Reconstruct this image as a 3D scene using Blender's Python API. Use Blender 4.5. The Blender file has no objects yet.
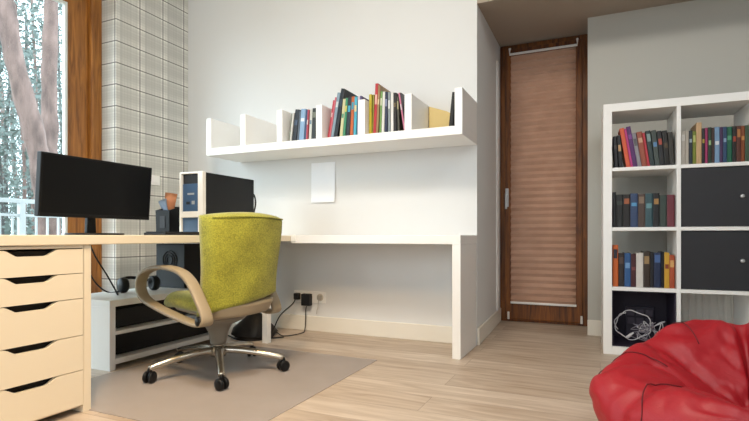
import bpy, bmesh, math, random
from mathutils import Vector, Matrix, noise

random.seed(7)
C = bpy.context.scene.collection
S = bpy.context.scene
R = math.radians
PI = math.pi

# ------------------------------------------------------------------ camera
CAM_H = 0.738
YAW = 24.3
cam = bpy.data.cameras.new('camera')
cam.sensor_width = 36.0
cam.lens = 36.0 * 500.0 / 749.0
cam.shift_y = 25.5 / 749.0
cam.clip_start = 0.02
camo = bpy.data.objects.new('camera', cam)
C.objects.link(camo)
camo.location = (0, 0, CAM_H)
camo.rotation_euler = (R(90), 0, R(YAW))
S.camera = camo

# ------------------------------------------------------------------ colour management
S.view_settings.view_transform = 'Standard'
S.view_settings.look = 'None'
S.view_settings.gamma = 1.0
S.view_settings.exposure = 0.0
S.view_settings.use_curve_mapping = False

# ------------------------------------------------------------------ world
W = bpy.data.worlds.new('World')
S.world = W
W.use_nodes = True
wn = W.node_tree.nodes
wn['Background'].inputs[0].default_value = (0.80, 0.91, 1.0, 1)
wn['Background'].inputs[1].default_value = 4.6


def area(name, loc, target, size, power, col, size_y=None, spread=180):
    l = bpy.data.lights.new(name, 'AREA')
    l.energy = power
    l.color = col
    l.size = size
    if size_y:
        l.shape = 'RECTANGLE'
        l.size_y = size_y
    else:
        l.shape = 'DISK'
    l.spread = R(spread)
    o = bpy.data.objects.new(name, l)
    C.objects.link(o)
    o.location = loc
    d = Vector(target) - Vector(loc)
    o.rotation_euler = d.to_track_quat('-Z', 'Y').to_euler()
    return o


# warm ceiling lamps over the seating side of the room, a neutral one nearer the window side,
# and an added cool fill light behind the camera
area('ceiling_lamp', (-0.75, 0.35, 2.75), (-1.75, 1.5, 0.3), 0.40, 15, (1.0, 0.68, 0.36), spread=85)
area('ceiling_lamp.001', (-1.15, 1.05, 2.85), (-1.5, 2.4, 0.9), 0.5, 32, (1.0, 0.90, 0.77), spread=150)
area('ceiling_lamp.002', (0.9, 0.9, 2.85), (0.4, 2.6, 0.5), 0.5, 19, (0.98, 0.98, 0.97))
area('rear_fill', (-0.5, -1.75, 1.4), (-1.6, 3.0, 0.9), 2.4, 40, (0.86, 0.94, 1.0), 2.0)


# hazy daylight slanting in through the window wall
sl = bpy.data.lights.new('hazy_sun', 'SUN')
sl.energy = 2.3
sl.angle = R(40)
sl.color = (0.86, 0.94, 1.0)
so_ = bpy.data.objects.new('hazy_sun', sl)
C.objects.link(so_)
so_.location = (-8, -3, 6)
so_.rotation_euler = Vector((0.40, 0.88, -0.22)).to_track_quat('-Z', 'Y').to_euler()


# ------------------------------------------------------------------ helpers: materials
def srgb(h):
    h = h.lstrip('#')
    v = [int(h[i:i + 2], 16) / 255.0 for i in (0, 2, 4)]
    return tuple((c / 12.92 if c <= 0.04045 else ((c + 0.055) / 1.055) ** 2.4) for c in v) + (1.0,)


MATS = {}


def base_mat(name):
    m = bpy.data.materials.new(name)
    m.use_nodes = True
    nt = m.node_tree
    return m, nt, nt.nodes['Principled BSDF']


def pm(name, col, rough=0.5, var=0.05, scale=12.0, bump=0.0, bscale=60.0, metallic=0.0, coat=0.0, spec=0.5, stretch=None, sheen=0.0):
    """principled surface whose colour wanders a little with noise"""
    if name in MATS:
        return MATS[name]
    m, nt, b = base_mat(name)
    L = nt.links.new
    tc = nt.nodes.new('ShaderNodeTexCoord')
    n = nt.nodes.new('ShaderNodeTexNoise')
    n.inputs['Scale'].default_value = scale
    n.inputs['Detail'].default_value = 3.0
    src = tc.outputs['Object']
    if stretch:
        mp = nt.nodes.new('ShaderNodeMapping')
        mp.inputs['Scale'].default_value = stretch
        L(src, mp.inputs['Vector'])
        src = mp.outputs['Vector']
    L(src, n.inputs['Vector'])
    mx = nt.nodes.new('ShaderNodeMix')
    mx.data_type = 'RGBA'
    c = srgb(col) if isinstance(col, str) else col
    lo = tuple(max(0, x * (1 - var)) for x in c[:3]) + (1,)
    hi = tuple(min(1, x * (1 + var)) for x in c[:3]) + (1,)
    mx.inputs[6].default_value = lo
    mx.inputs[7].default_value = hi
    L(n.outputs['Fac'], mx.inputs[0])
    L(mx.outputs[2], b.inputs['Base Color'])
    b.inputs['Roughness'].default_value = rough
    b.inputs['Metallic'].default_value = metallic
    b.inputs['Coat Weight'].default_value = coat
    b.inputs['Specular IOR Level'].default_value = spec
    b.inputs['Sheen Weight'].default_value = sheen
    if bump:
        n2 = nt.nodes.new('ShaderNodeTexNoise')
        n2.inputs['Scale'].default_value = bscale
        n2.inputs['Detail'].default_value = 4.0
        L(src, n2.inputs['Vector'])
        bp = nt.nodes.new('ShaderNodeBump')
        bp.inputs['Strength'].default_value = bump
        bp.inputs['Distance'].default_value = 0.01
        L(n2.outputs['Fac'], bp.inputs['Height'])
        L(bp.outputs['Normal'], b.inputs['Normal'])
    MATS[name] = m
    return m


class NT:
    """tiny maths-node helper"""

    def __init__(s, nt):
        s.nt = nt

    def m(s, op, a, b=None, c=None, clamp=False):
        n = s.nt.nodes.new('ShaderNodeMath')
        n.operation = op
        n.use_clamp = clamp
        for i, v in enumerate((a, b, c)):
            if v is None:
                continue
            if isinstance(v, (int, float)):
                n.inputs[i].default_value = v
            else:
                s.nt.links.new(v, n.inputs[i])
        return n.outputs[0]

    def mix(s, f, a, b, blend='MIX'):
        n = s.nt.nodes.new('ShaderNodeMix')
        n.data_type = 'RGBA'
        n.blend_type = blend
        for i, v in ((0, f), (6, a), (7, b)):
            if isinstance(v, (int, float)):
                n.inputs[i].default_value = v
            elif isinstance(v, tuple):
                n.inputs[i].default_value = v
            else:
                s.nt.links.new(v, n.inputs[i])
        return n.outputs[2]

    def band(s, x, period, phase, half, soft):
        """1 inside a stripe of half-width `half` centred on phase + k*period"""
        t = s.m('SUBTRACT', x, phase - period / 2)
        t = s.m('WRAP', t, period, 0.0)
        t = s.m('ABSOLUTE', s.m('SUBTRACT', t, period / 2))
        t = s.m('SUBTRACT', half + soft, t)
        return s.m('DIVIDE', t, soft, clamp=True)


def floor_mat():
    m, nt, b = base_mat('oak_planks')
    k = NT(nt)
    L = nt.links.new
    tc = nt.nodes.new('ShaderNodeTexCoord')
    br = nt.nodes.new('ShaderNodeTexBrick')
    br.offset = 0.37
    br.inputs['Scale'].default_value = 1.0
    br.inputs['Brick Width'].default_value = 1.9
    br.inputs['Row Height'].default_value = 0.20
    br.inputs['Mortar Size'].default_value = 0.0016
    br.inputs['Mortar Smooth'].default_value = 0.3
    br.inputs['Bias'].default_value = 0.0
    br.inputs['Color1'].default_value = (0, 0, 0, 1)
    br.inputs['Color2'].default_value = (1, 1, 1, 1)
    br.inputs['Mortar'].default_value = (0.5, 0.5, 0.5, 1)
    L(tc.outputs['Object'], br.inputs['Vector'])
    mp = nt.nodes.new('ShaderNodeMapping')
    mp.inputs['Scale'].default_value = (1.0, 9.0, 1.0)
    L(tc.outputs['Object'], mp.inputs['Vector'])
    # shift the grain from plank to plank
    ad = nt.nodes.new('ShaderNodeVectorMath')
    ad.operation = 'ADD'
    sc = nt.nodes.new('ShaderNodeVectorMath')
    sc.operation = 'SCALE'
    sc.inputs['Scale'].default_value = 7.0
    L(br.outputs['Color'], sc.inputs[0])
    L(mp.outputs['Vector'], ad.inputs[0])
    L(sc.outputs['Vector'], ad.inputs[1])
    g = nt.nodes.new('ShaderNodeTexNoise')
    g.inputs['Scale'].default_value = 2.6
    g.inputs['Detail'].default_value = 6.0
    g.inputs['Distortion'].default_value = 0.9
    L(ad.outputs['Vector'], g.inputs['Vector'])
    g2 = nt.nodes.new('ShaderNodeTexNoise')
    g2.inputs['Scale'].default_value = 16.0
    g2.inputs['Detail'].default_value = 4.0
    L(ad.outputs['Vector'], g2.inputs['Vector'])
    ramp = nt.nodes.new('ShaderNodeValToRGB')
    e = ramp.color_ramp.elements
    e[0].position, e[0].color = 0.30, srgb('#9f8a75')
    e[1].position, e[1].color = 0.68, srgb('#ddd0c1')
    L(g.outputs['Fac'], ramp.inputs['Fac'])
    tone = k.mix(br.outputs['Color'], srgb('#a4917e'), srgb('#ddd2c5'))
    c1 = k.mix(0.58, tone, ramp.outputs['Color'])
    c2 = k.mix(k.m('MULTIPLY', g2.outputs['Fac'], 0.28), c1, srgb('#9a7d5e'))
    c3 = k.mix(k.m('MULTIPLY', br.outputs['Fac'], 0.6), c2, srgb('#6b5540'))
    L(c3, b.inputs['Base Color'])
    b.inputs['Roughness'].default_value = 0.42
    bp = nt.nodes.new('ShaderNodeBump')
    bp.inputs['Strength'].default_value = 0.25
    bp.inputs['Distance'].default_value = 0.002
    bp.invert = True
    L(br.outputs['Fac'], bp.inputs['Height'])
    L(bp.outputs['Normal'], b.inputs['Normal'])
    return m


def plaid_mat():
    m, nt, b = base_mat('plaid_wallpaper')
    k = NT(nt)
    L = nt.links.new
    tc = nt.nodes.new('ShaderNodeTexCoord')
    sp = nt.nodes.new('ShaderNodeSeparateXYZ')
    L(tc.outputs['Object'], sp.inputs[0])
    u = k.m('ADD', sp.outputs['Y'], sp.outputs['X'])   # runs on round the window reveal
    z = sp.outputs['Z']
    u0 = 2.851 - 3.33
    z0 = 2.379
    P, Q = 0.229, 0.164
    cream = srgb('#f0efe8')
    grey = srgb('#b4b5b0')
    dark = srgb('#4c4b48')
    c = k.mix(k.m('MULTIPLY', k.band(u, P, u0 + P * 0.5, 0.028, 0.055), 0.48), cream, grey)
    c = k.mix(k.m('MULTIPLY', k.band(u, P, u0 + P * 0.26, 0.008, 0.01), 0.50), c, grey)
    c = k.mix(k.m('MULTIPLY', k.band(u, P, u0 + P * 0.84, 0.008, 0.01), 0.35), c, grey)
    c = k.mix(k.m('MULTIPLY', k.band(z, Q, z0 + Q * 0.5, 0.016, 0.045), 0.46), c, grey)
    c = k.mix(k.m('MULTIPLY', k.band(z, Q, z0 + Q * 0.80, 0.006, 0.008), 0.30), c, grey)
    w = nt.nodes.new('ShaderNodeTexNoise')
    w.inputs['Scale'].default_value = 260.0
    L(tc.outputs['Object'], w.inputs['Vector'])
    c = k.mix(k.m('MULTIPLY', w.outputs['Fac'], 0.16), c, grey)
    c = k.mix(k.m('MULTIPLY', k.band(u, P / 8, u0, 0.003, 0.004), 0.30), c, grey)
    c = k.mix(k.m('MULTIPLY', k.band(z, Q / 8, z0, 0.002, 0.004), 0.25), c, grey)
    c = k.mix(k.m('MULTIPLY', k.band(u, P, u0, 0.0028, 0.0025), 0.80), c, dark)
    c = k.mix(k.m('MULTIPLY', k.band(z, Q, z0, 0.0026, 0.0025), 0.80), c, dark)
    L(c, b.inputs['Base Color'])
    b.inputs['Roughness'].default_value = 0.85
    return m


def wood_mat(name, a, bcol, stretch=(14, 14, 1.2), rough=0.35):
    m, nt, b = base_mat(name)
    L = nt.links.new
    tc = nt.nodes.new('ShaderNodeTexCoord')
    mp = nt.nodes.new('ShaderNodeMapping')
    mp.inputs['Scale'].default_value = stretch
    L(tc.outputs['Object'], mp.inputs['Vector'])
    n = nt.nodes.new('ShaderNodeTexNoise')
    n.inputs['Scale'].default_value = 3.0
    n.inputs['Detail'].default_value = 6.0
    n.inputs['Distortion'].default_value = 0.8
    L(mp.outputs['Vector'], n.inputs['Vector'])
    rp = nt.nodes.new('ShaderNodeValToRGB')
    e = rp.color_ramp.elements
    e[0].position, e[0].color = 0.32, srgb(a)
    e[1].position, e[1].color = 0.70, srgb(bcol)
    L(n.outputs['Fac'], rp.inputs['Fac'])
    L(rp.outputs['Color'], b.inputs['Base Color'])
    b.inputs['Roughness'].default_value = rough
    return m


def glass_mat():
    m = bpy.data.materials.new('window_glass')
    m.use_nodes = True
    nt = m.node_tree
    nt.nodes.clear()
    out = nt.nodes.new('ShaderNodeOutputMaterial')
    tr = nt.nodes.new('ShaderNodeBsdfTransparent')
    tr.inputs[0].default_value = (0.93, 0.97, 0.97, 1)
    gl = nt.nodes.new('ShaderNodeBsdfGlossy')
    gl.inputs['Roughness'].default_value = 0.02
    mx = nt.nodes.new('ShaderNodeMixShader')
    lw = nt.nodes.new('ShaderNodeLayerWeight')
    lw.inputs['Blend'].default_value = 0.5
    k = NT(nt)
    nt.links.new(k.m('MULTIPLY_ADD', k.m('POWER', lw.outputs['Facing'], 5.0), 0.8, 0.02), mx.inputs[0])
    nt.links.new(tr.outputs[0], mx.inputs[1])
    nt.links.new(gl.outputs[0], mx.inputs[2])
    nt.links.new(mx.outputs[0], out.inputs[0])
    return m


def mat_sheet():
    """frosted clear floor protector: lets part of the planks show through"""
    m = bpy.data.materials.new('frosted_vinyl')
    m.use_nodes = True
    nt = m.node_tree
    b = nt.nodes['Principled BSDF']
    b.inputs['Roughness'].default_value = 0.38
    tc = nt.nodes.new('ShaderNodeTexCoord')
    n = nt.nodes.new('ShaderNodeTexNoise')
    n.inputs['Scale'].default_value = 5.0
    k = NT(nt)
    nt.links.new(tc.outputs['Object'], n.inputs['Vector'])
    c = k.mix(n.outputs['Fac'], srgb('#c2bcb8'), srgb('#d2ccc8'))
    nt.links.new(c, b.inputs['Base Color'])
    tr = nt.nodes.new('ShaderNodeBsdfTransparent')
    tr.inputs[0].default_value = (0.92, 0.90, 0.90, 1)
    mx = nt.nodes.new('ShaderNodeMixShader')
    mx.inputs[0].default_value = 0.40
    out = nt.nodes['Material Output']
    nt.links.new(tr.outputs[0], mx.inputs[1])
    nt.links.new(b.outputs[0], mx.inputs[2])
    nt.links.new(mx.outputs[0], out.inputs[0])
    return m


def fabric_blind():
    m, nt, b = base_mat('pleated_fabric')
    k = NT(nt)
    tc = nt.nodes.new('ShaderNodeTexCoord')
    n = nt.nodes.new('ShaderNodeTexNoise')
    n.inputs['Scale'].default_value = 9.0
    nt.links.new(tc.outputs['Object'], n.inputs['Vector'])
    c = k.mix(n.outputs['Fac'], srgb('#a67f68'), srgb('#bd967e'))
    nt.links.new(c, b.inputs['Base Color'])
    b.inputs['Roughness'].default_value = 0.6
    tl = nt.nodes.new('ShaderNodeBsdfTranslucent')
    nt.links.new(c, tl.inputs[0])
    mx = nt.nodes.new('ShaderNodeMixShader')
    mx.inputs[0].default_value = 0.10
    nt.links.new(b.outputs[0], mx.inputs[1])
    nt.links.new(tl.outputs[0], mx.inputs[2])
    nt.links.new(mx.outputs[0], nt.nodes['Material Output'].inputs[0])
    return m


def weave_mat(name, a, bcol, freq=900):
    m, nt, b = base_mat(name)
    k = NT(nt)
    L = nt.links.new
    tc = nt.nodes.new('ShaderNodeTexCoord')
    n = nt.nodes.new('ShaderNodeTexNoise')
    n.inputs['Scale'].default_value = 160
    n.inputs['Detail'].default_value = 3
    L(tc.outputs['Object'], n.inputs['Vector'])
    n2 = nt.nodes.new('ShaderNodeTexNoise')
    n2.inputs['Scale'].default_value = 14
    n2.inputs['Detail'].default_value = 3
    L(tc.outputs['Object'], n2.inputs['Vector'])
    rp = nt.nodes.new('ShaderNodeValToRGB')
    e = rp.color_ramp.elements
    e[0].position, e[0].color = 0.35, srgb(a)
    e[1].position, e[1].color = 0.65, srgb(bcol)
    f = k.m('ADD', k.m('MULTIPLY', n.outputs['Fac'], 0.7), k.m('MULTIPLY', n2.outputs['Fac'], 0.3))
    L(f, rp.inputs['Fac'])
    L(rp.outputs['Color'], b.inputs['Base Color'])
    b.inputs['Roughness'].default_value = 0.9
    b.inputs['Sheen Weight'].default_value = 0.25
    bp = nt.nodes.new('ShaderNodeBump')
    bp.inputs['Strength'].default_value = 0.35
    bp.inputs['Distance'].default_value = 0.003
    L(n.outputs['Fac'], bp.inputs['Height'])
    L(bp.outputs['Normal'], b.inputs['Normal'])
    return m


# ------------------------------------------------------------------ helpers: objects
def tag(o, label=None, cat=None, group=None, kind=None):
    if label:
        o['label'] = label
    if cat:
        o['category'] = cat
    if group:
        o['group'] = group
    if kind:
        o['kind'] = kind
    return o


def thing(name, label, cat, loc=(0, 0, 0), rz=0.0, group=None):
    o = bpy.data.objects.new(name, None)
    o.empty_display_size = 0.1
    C.objects.link(o)
    o.location = loc
    o.rotation_euler = (0, 0, rz)
    return tag(o, label, cat, group)


def obj(name, bm, mats, parent=None, smooth=False, bevel=0.0, seg=2, subsurf=0, loc=None):
    bmesh.ops.recalc_face_normals(bm, faces=bm.faces)
    me = bpy.data.meshes.new(name)
    bm.to_mesh(me)
    bm.free()
    if not isinstance(mats, (list, tuple)):
        mats = [mats]
    for mm in mats:
        me.materials.append(mm)
    if smooth:
        for p in me.polygons:
            p.use_smooth = True
    o = bpy.data.objects.new(name, me)
    C.objects.link(o)
    if parent:
        o.parent = parent
    if loc is not None:
        o.location = loc
    if bevel:
        md = o.modifiers.new('bevel', 'BEVEL')
        md.width = bevel
        md.segments = seg
        md.limit_method = 'ANGLE'
        md.angle_limit = R(40)
    if subsurf:
        md = o.modifiers.new('subdivision', 'SUBSURF')
        md.levels = subsurf
        md.render_levels = subsurf
    return o


def struct(name, bm, m, **kw):
    return tag(obj(name, bm, m, **kw), kind='structure')


def NB():
    return bmesh.new()


def box(bm, x0, x1, y0, y1, z0, z1, mat=0, M=None):
    ps = [(x0, y0, z0), (x1, y0, z0), (x1, y1, z0), (x0, y1, z0), (x0, y0, z1), (x1, y0, z1), (x1, y1, z1), (x0, y1, z1)]
    v = [bm.verts.new(M @ Vector(p) if M else p) for p in ps]
    for f in ((3, 2, 1, 0), (4, 5, 6, 7), (0, 1, 5, 4), (1, 2, 6, 5), (2, 3, 7, 6), (3, 0, 4, 7)):
        fc = bm.faces.new([v[i] for i in f])
        fc.material_index = mat
    return bm


def bx(*a, **k):
    return box(NB(), *a, **k)


def prism(bm, pts, y0, y1, axis='Y', mat=0):
    """extrude a 2-D outline; axis Y: pts are (x,z); X: pts are (y,z); Z: pts are (x,y)"""
    def P(p, t):
        return (p[0], t, p[1]) if axis == 'Y' else ((t, p[0], p[1]) if axis == 'X' else (p[0], p[1], t))
    a = [bm.verts.new(P(p, y0)) for p in pts]
    b = [bm.verts.new(P(p, y1)) for p in pts]
    n = len(pts)
    bm.faces.new(a).material_index = mat
    bm.faces.new(b[::-1]).material_index = mat
    for i in range(n):
        bm.faces.new((a[i], b[i], b[(i + 1) % n], a[(i + 1) % n])).material_index = mat
    return bm


def spline(pts, n=8, closed=False):
    pts = [Vector(p) for p in pts]
    out = []
    N = len(pts)
    for i in range(N if closed else N - 1):
        if closed:
            p0, p1, p2, p3 = pts[(i - 1) % N], pts[i], pts[(i + 1) % N], pts[(i + 2) % N]
        else:
            p1, p2 = pts[i], pts[i + 1]
            p0 = pts[i - 1] if i else p1 * 2 - p2
            p3 = pts[i + 2] if i + 2 < N else p2 * 2 - p1
        for j in range(n):
            t = j / n
            out.append(0.5 * ((2 * p1) + (p2 - p0) * t + (2 * p0 - 5 * p1 + 4 * p2 - p3) * t * t + (3 * p1 - p0 - 3 * p2 + p3) * t ** 3))
    if not closed:
        out.append(pts[-1])
    return out


def sweep(bm, pts, rad, seg=8, closed=False, section=None, up=None):
    """tube (or a given 2-D section) along points; rad is one number or one per point"""
    pts = [Vector(p) for p in pts]
    n = len(pts)
    rr = rad if isinstance(rad, (list, tuple)) else [rad] * n
    rings = []
    prev = None
    for i, p in enumerate(pts):
        if closed:
            t = pts[(i + 1) % n] - pts[(i - 1) % n]
        else:
            t = pts[min(i + 1, n - 1)] - pts[max(i - 1, 0)]
        t.normalize()
        if up is not None:
            a = Vector(up) - t * t.dot(Vector(up))
        elif prev is None:
            a = Vector((0, 0, 1)) if abs(t.z) < 0.9 else Vector((1, 0, 0))
            a = a - t * t.dot(a)
        else:
            a = prev - t * t.dot(prev)
        a.normalize()
        prev = a
        b = t.cross(a)
        ring = []
        if section:
            for (s, q) in section:
                ring.append(bm.verts.new(p + a * s * rr[i] + b * q * rr[i]))
        else:
            for k in range(seg):
                an = 2 * PI * k / seg
                ring.append(bm.verts.new(p + (a * math.cos(an) + b * math.sin(an)) * rr[i]))
        rings.append(ring)
    m = len(rings[0])
    for i in range(n if closed else n - 1):
        r0, r1 = rings[i], rings[(i + 1) % n]
        for k in range(m):
            bm.faces.new((r0[k], r0[(k + 1) % m], r1[(k + 1) % m], r1[k]))
    if not closed:
        bm.faces.new(rings[0][::-1])
        bm.faces.new(rings[-1])
    return bm


def lathe(bm, prof, seg=24, M=None):
    """prof: (radius, z) from bottom to top; poles are closed"""
    rings = []
    for r, z in prof:
        if r < 1e-6:
            p = Vector((0, 0, z))
            rings.append([bm.verts.new(M @ p if M else p)])
        else:
            ring = []
            for k in range(seg):
                a = 2 * PI * k / seg
                p = Vector((r * math.cos(a), r * math.sin(a), z))
                ring.append(bm.verts.new(M @ p if M else p))
            rings.append(ring)
    for a, b in zip(rings, rings[1:]):
        for k in range(seg):
            k2 = (k + 1) % seg
            if len(a) == 1 and len(b) == 1:
                break
            if len(a) == 1:
                bm.faces.new((a[0], b[k], b[k2]))
            elif len(b) == 1:
                bm.faces.new((a[k], a[k2], b[0]))
            else:
                bm.faces.new((a[k], a[k2], b[k2], b[k]))
    if len(rings[0]) > 1:
        bm.faces.new(rings[0][::-1])
    if len(rings[-1]) > 1:
        bm.faces.new(rings[-1])
    return bm


# ------------------------------------------------------------------ shared materials
M_wall = pm('wall_paint', '#dfe0e0', 0.9, 0.012, 3)
M_wall_tan = pm('taupe_wall_paint', '#c3c2bb', 0.9, 0.012, 3)
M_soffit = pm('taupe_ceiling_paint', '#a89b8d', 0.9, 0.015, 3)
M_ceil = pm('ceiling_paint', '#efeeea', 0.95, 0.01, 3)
M_white = pm('white_lacquer', '#f3f3f1', 0.38, 0.012, 5)
M_case = pm('white_foil', '#eadfc8', 0.42, 0.012, 5)
M_base = pm('baseboard_paint', '#ebe7dc', 0.5, 0.015, 6)
M_black = pm('black_plastic', '#0a0b0d', 0.42, 0.15, 20, spec=0.3)
M_blackm = pm('matt_black_plastic', '#121214', 0.6, 0.15, 20)
M_screen = pm('dark_screen', '#08090b', 0.4, 0.05, 4, spec=0.2)
M_dkgrey = pm('charcoal_panel', '#26272c', 0.55, 0.08, 8)
M_plastic = pm('beige_plastic', '#998b73', 0.45, 0.05, 14)
M_gplastic = pm('grey_plastic', '#7f7a70', 0.4, 0.05, 14)
M_chrome = pm('polished_aluminium', '#bdb7ab', 0.27, 0.04, 10, metallic=1.0)
M_silver = pm('satin_silver', '#c8cacc', 0.35, 0.04, 10, metallic=0.6)
M_door = wood_mat('dark_stained_wood', '#4a2606', '#8a5016', rough=0.5)
M_win = wood_mat('honey_stained_wood', '#7a4a1c', '#b87b38')
M_glass = glass_mat()

# ------------------------------------------------------------------ the room
XL, YB, YR, YD = -3.33, 3.36, 4.05, 4.42      # left wall, back wall, recessed right wall, door plane
XA = -0.758                                   # alcove's left cheek
XR = -0.085                                   # right wall's free edge
XE, YF, ZC = 3.0, -2.0, 2.95
WY0, WY1, WZ1 = -1.30, 2.636, 2.66            # window opening, run on out of view to let low sun in

struct('floor', bx(XL - 0.02, XE, YF, YD + 0.2, -0.06, 0.0), floor_mat())
struct('ceiling', bx(XL - 0.3, XE + 0.1, YF - 0.1, YB + 0.05, ZC, ZC + 0.1), M_ceil)
XB = XA - 0.042                                # the cheek runs back slightly out of square
struct('wall_back', prism(NB(), [(XL - 0.3, YB), (XA, YB), (XB, YD), (XB, YD + 0.2), (XL - 0.3, YD + 0.2)], 0, ZC, 'Z'), M_wall)
struct('wall_right', bx(XR, XE, YR, YD + 0.2, 0, 2.372), M_wall_tan)
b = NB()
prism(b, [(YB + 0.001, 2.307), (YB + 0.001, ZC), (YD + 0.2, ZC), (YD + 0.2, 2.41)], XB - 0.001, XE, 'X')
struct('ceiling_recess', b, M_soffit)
struct('wall_left', bx(XL - 0.30, XL, WY1, YB, 0, ZC), plaid_mat())
b = NB()
prism(b, [(YF, 0), (WY0, 0), (WY0, WZ1), (WY1, WZ1), (WY1, ZC), (YF, ZC)], XL - 0.30, XL, 'X')
struct('wall_window', b, M_wall)
struct('wall_front', bx(XL - 0.3, XE + 0.1, YF - 0.1, YF, 0, ZC), M_wall)
struct('wall_east', bx(XE, XE + 0.1, YF, YD + 0.2, 0, ZC), M_wall)

BH, BT = 0.115, 0.016
struct('baseboard_back', bx(XL, -0.812, YB - BT, YB, 0, BH), M_base, bevel=0.004)
struct('baseboard_alcove', prism(NB(), [(XA, YB + 0.004), (XA + BT, YB + 0.004), (XB + BT, YD - 0.01), (XB, YD - 0.01)], 0, BH, 'Z'), M_base, bevel=0.004)
struct('baseboard_right', bx(XR - 0.002, XE, YR - BT, YR, 0, BH), M_base, bevel=0.004)
struct('trim_1', bx(XB - 0.002, XB + 0.020, YD - 0.20, YD - 0.12, BH, 2.2), M_white, bevel=0.003)


# window in the left wall, wood framed, floor to lintel
WX = XL - 0.145
def ringframe(y0, y1, z0, z1, w, x0, x1, wy=None):
    """one closed rectangular frame in a X = const plane"""
    bm = NB()
    wy = wy or w
    o = [(y0, z0), (y1, z0), (y1, z1), (y0, z1)]
    i = [(y0 + wy, z0 + w), (y1 - wy, z0 + w), (y1 - wy, z1 - w), (y0 + wy, z1 - w)]
    vs = [[bm.verts.new((x, p[0], p[1])) for p in ps] for x in (x0, x1) for ps in (o, i)]
    o0, i0, o1, i1 = vs
    for k in range(4):
        j = (k + 1) % 4
        bm.faces.new((o0[k], o0[j], i0[j], i0[k]))
        bm.faces.new((o1[k], o1[j], i1[j], i1[k]))
        bm.faces.new((o0[k], o0[j], o1[j], o1[k]))
        bm.faces.new((i0[k], i0[j], i1[j], i1[k]))
    return bm


M_bead = pm('cream_seal', '#dfe4e2', 0.5)
for n_, (a_, b_) in (('window_1', (0.68, WY1)), ('added_window', (WY0, 0.68))):  # second unit is unseen, added so low sun reaches the bench
    win = thing(n_, None, None, (0, 0, 0))
    win['kind'] = 'structure'
    obj('window_frame', ringframe(a_, b_, 0.0, WZ1, 0.10, WX - 0.10, WX - 0.006, 0.090), M_win, win, bevel=0.010)
    obj('sash', ringframe(a_ + 0.084, b_ - 0.084, 0.094, WZ1 - 0.094, 0.146, WX - 0.085, WX - 0.040, 0.172), M_win, win, bevel=0.014)
    obj('glazing_bead', ringframe(a_ + 0.255, b_ - 0.258, 0.235, WZ1 - 0.235, 0.018, WX - 0.06, WX - 0.03), M_bead, win)
    obj('glass', bx(WX - 0.058, WX - 0.050, a_ + 0.26, b_ - 0.265, 0.24, WZ1 - 0.24), M_glass, win)


# door of the alcove
door = thing('door_1', None, None, (0, 0, 0))
door['kind'] = 'structure'
DX0, DX1, DZ1 = XB + 0.002, XR - 0.004, 2.392


def yframe(x0, x1, z0, z1, w, y0, y1, wb=None, wt=None):
    bm = NB()
    wb = w if wb is None else wb
    wt = w if wt is None else wt
    o = [(x0, z0), (x1, z0), (x1, z1), (x0, z1)]
    i = [(x0 + w, z0 + wb), (x1 - w, z0 + wb), (x1 - w, z1 - wt), (x0 + w, z1 - wt)]
    vs = [[bm.verts.new((p[0], y, p[1])) for p in ps] for y in (y0, y1) for ps in (o, i)]
    o0, i0, o1, i1 = vs
    for k in range(4):
        j = (k + 1) % 4
        bm.faces.new((o0[k], o0[j], i0[j], i0[k]))
        bm.faces.new((o1[k], o1[j], i1[j], i1[k]))
        bm.faces.new((o0[k], o0[j], o1[j], o1[k]))
        bm.faces.new((i0[k], i0[j], i1[j], i1[k]))
    return bm


obj('door_frame', yframe(DX0, DX1, 0.0, DZ1, 0.055, YD + 0.02, YD + 0.14, 0.02, 0.05), M_door, door, bevel=0.006)
obj('door_sash', yframe(DX0 + 0.045, DX1 - 0.045, 0.018, DZ1 - 0.04, 0.062, YD, YD + 0.075, 0.165, 0.07), M_door, door, bevel=0.008)
obj('glass', bx(DX0 + 0.10, DX1 - 0.10, YD + 0.05, YD + 0.058, 0.175, DZ1 - 0.10), M_glass, door)
hx = DX0 + 0.062
hb = NB()
box(hb, hx - 0.014, hx + 0.014, YD - 0.008, YD - 0.0005, 0.99, 1.15)
hd = obj('handle_plate', hb, M_silver, door, bevel=0.004)
hb = NB()
sweep(hb, spline([(hx, YD - 0.006, 1.10), (hx, YD - 0.045, 1.10), (hx, YD - 0.052, 1.085), (hx, YD - 0.052, 0.97)], 5), 0.009, 8)
obj('door_handle', hb, M_silver, hd, smooth=True)
for x in (DX0 + 0.075, DX1 - 0.05):
    obj('hinge_cap', bx(x - 0.009, x + 0.009, YD - 0.012, YD - 0.001, 0.02, 0.085), pm('white_cap', '#e6e2dc', 0.4), door, bevel=0.003)

# pleated blind clamped on the door's sash
bl = thing('pleated_blind', 'closed copper brown pleated blind covering the glass of the wooden door', 'blind', (0, 0, 0))
bx0, bx1, bz0, bz1 = DX0 + 0.098, DX1 - 0.092, 0.17, DZ1 - 0.105
bm = NB()
NP = 38
cols = []
for x in (bx0, bx1):
    row = []
    for i in range(NP * 2 + 1):
        row.append(bm.verts.new((x, YD - 0.006 - (0.028 if i % 2 else 0.0), bz0 + (bz1 - bz0) * i / (NP * 2))))
    cols.append(row)
for i in range(NP * 2):
    bm.faces.new((cols[0][i], cols[1][i], cols[1][i + 1], cols[0][i + 1]))
obj('fabric', bm, fabric_blind(), bl)
bm = NB()
zt = DZ1 - 0.095
sweep(bm, [(bx0 - 0.01, YD - 0.004, zt + 0.055), (bx0 - 0.01, YD - 0.024, zt + 0.05), (bx0 - 0.01, YD - 0.024, zt - 0.0),
           (bx1 + 0.01, YD - 0.024, zt - 0.0), (bx1 + 0.01, YD - 0.024, zt + 0.05), (bx1 + 0.01, YD - 0.004, zt + 0.055)], 0.010, 6)
obj('top_rail', bm, M_white, bl)
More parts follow.
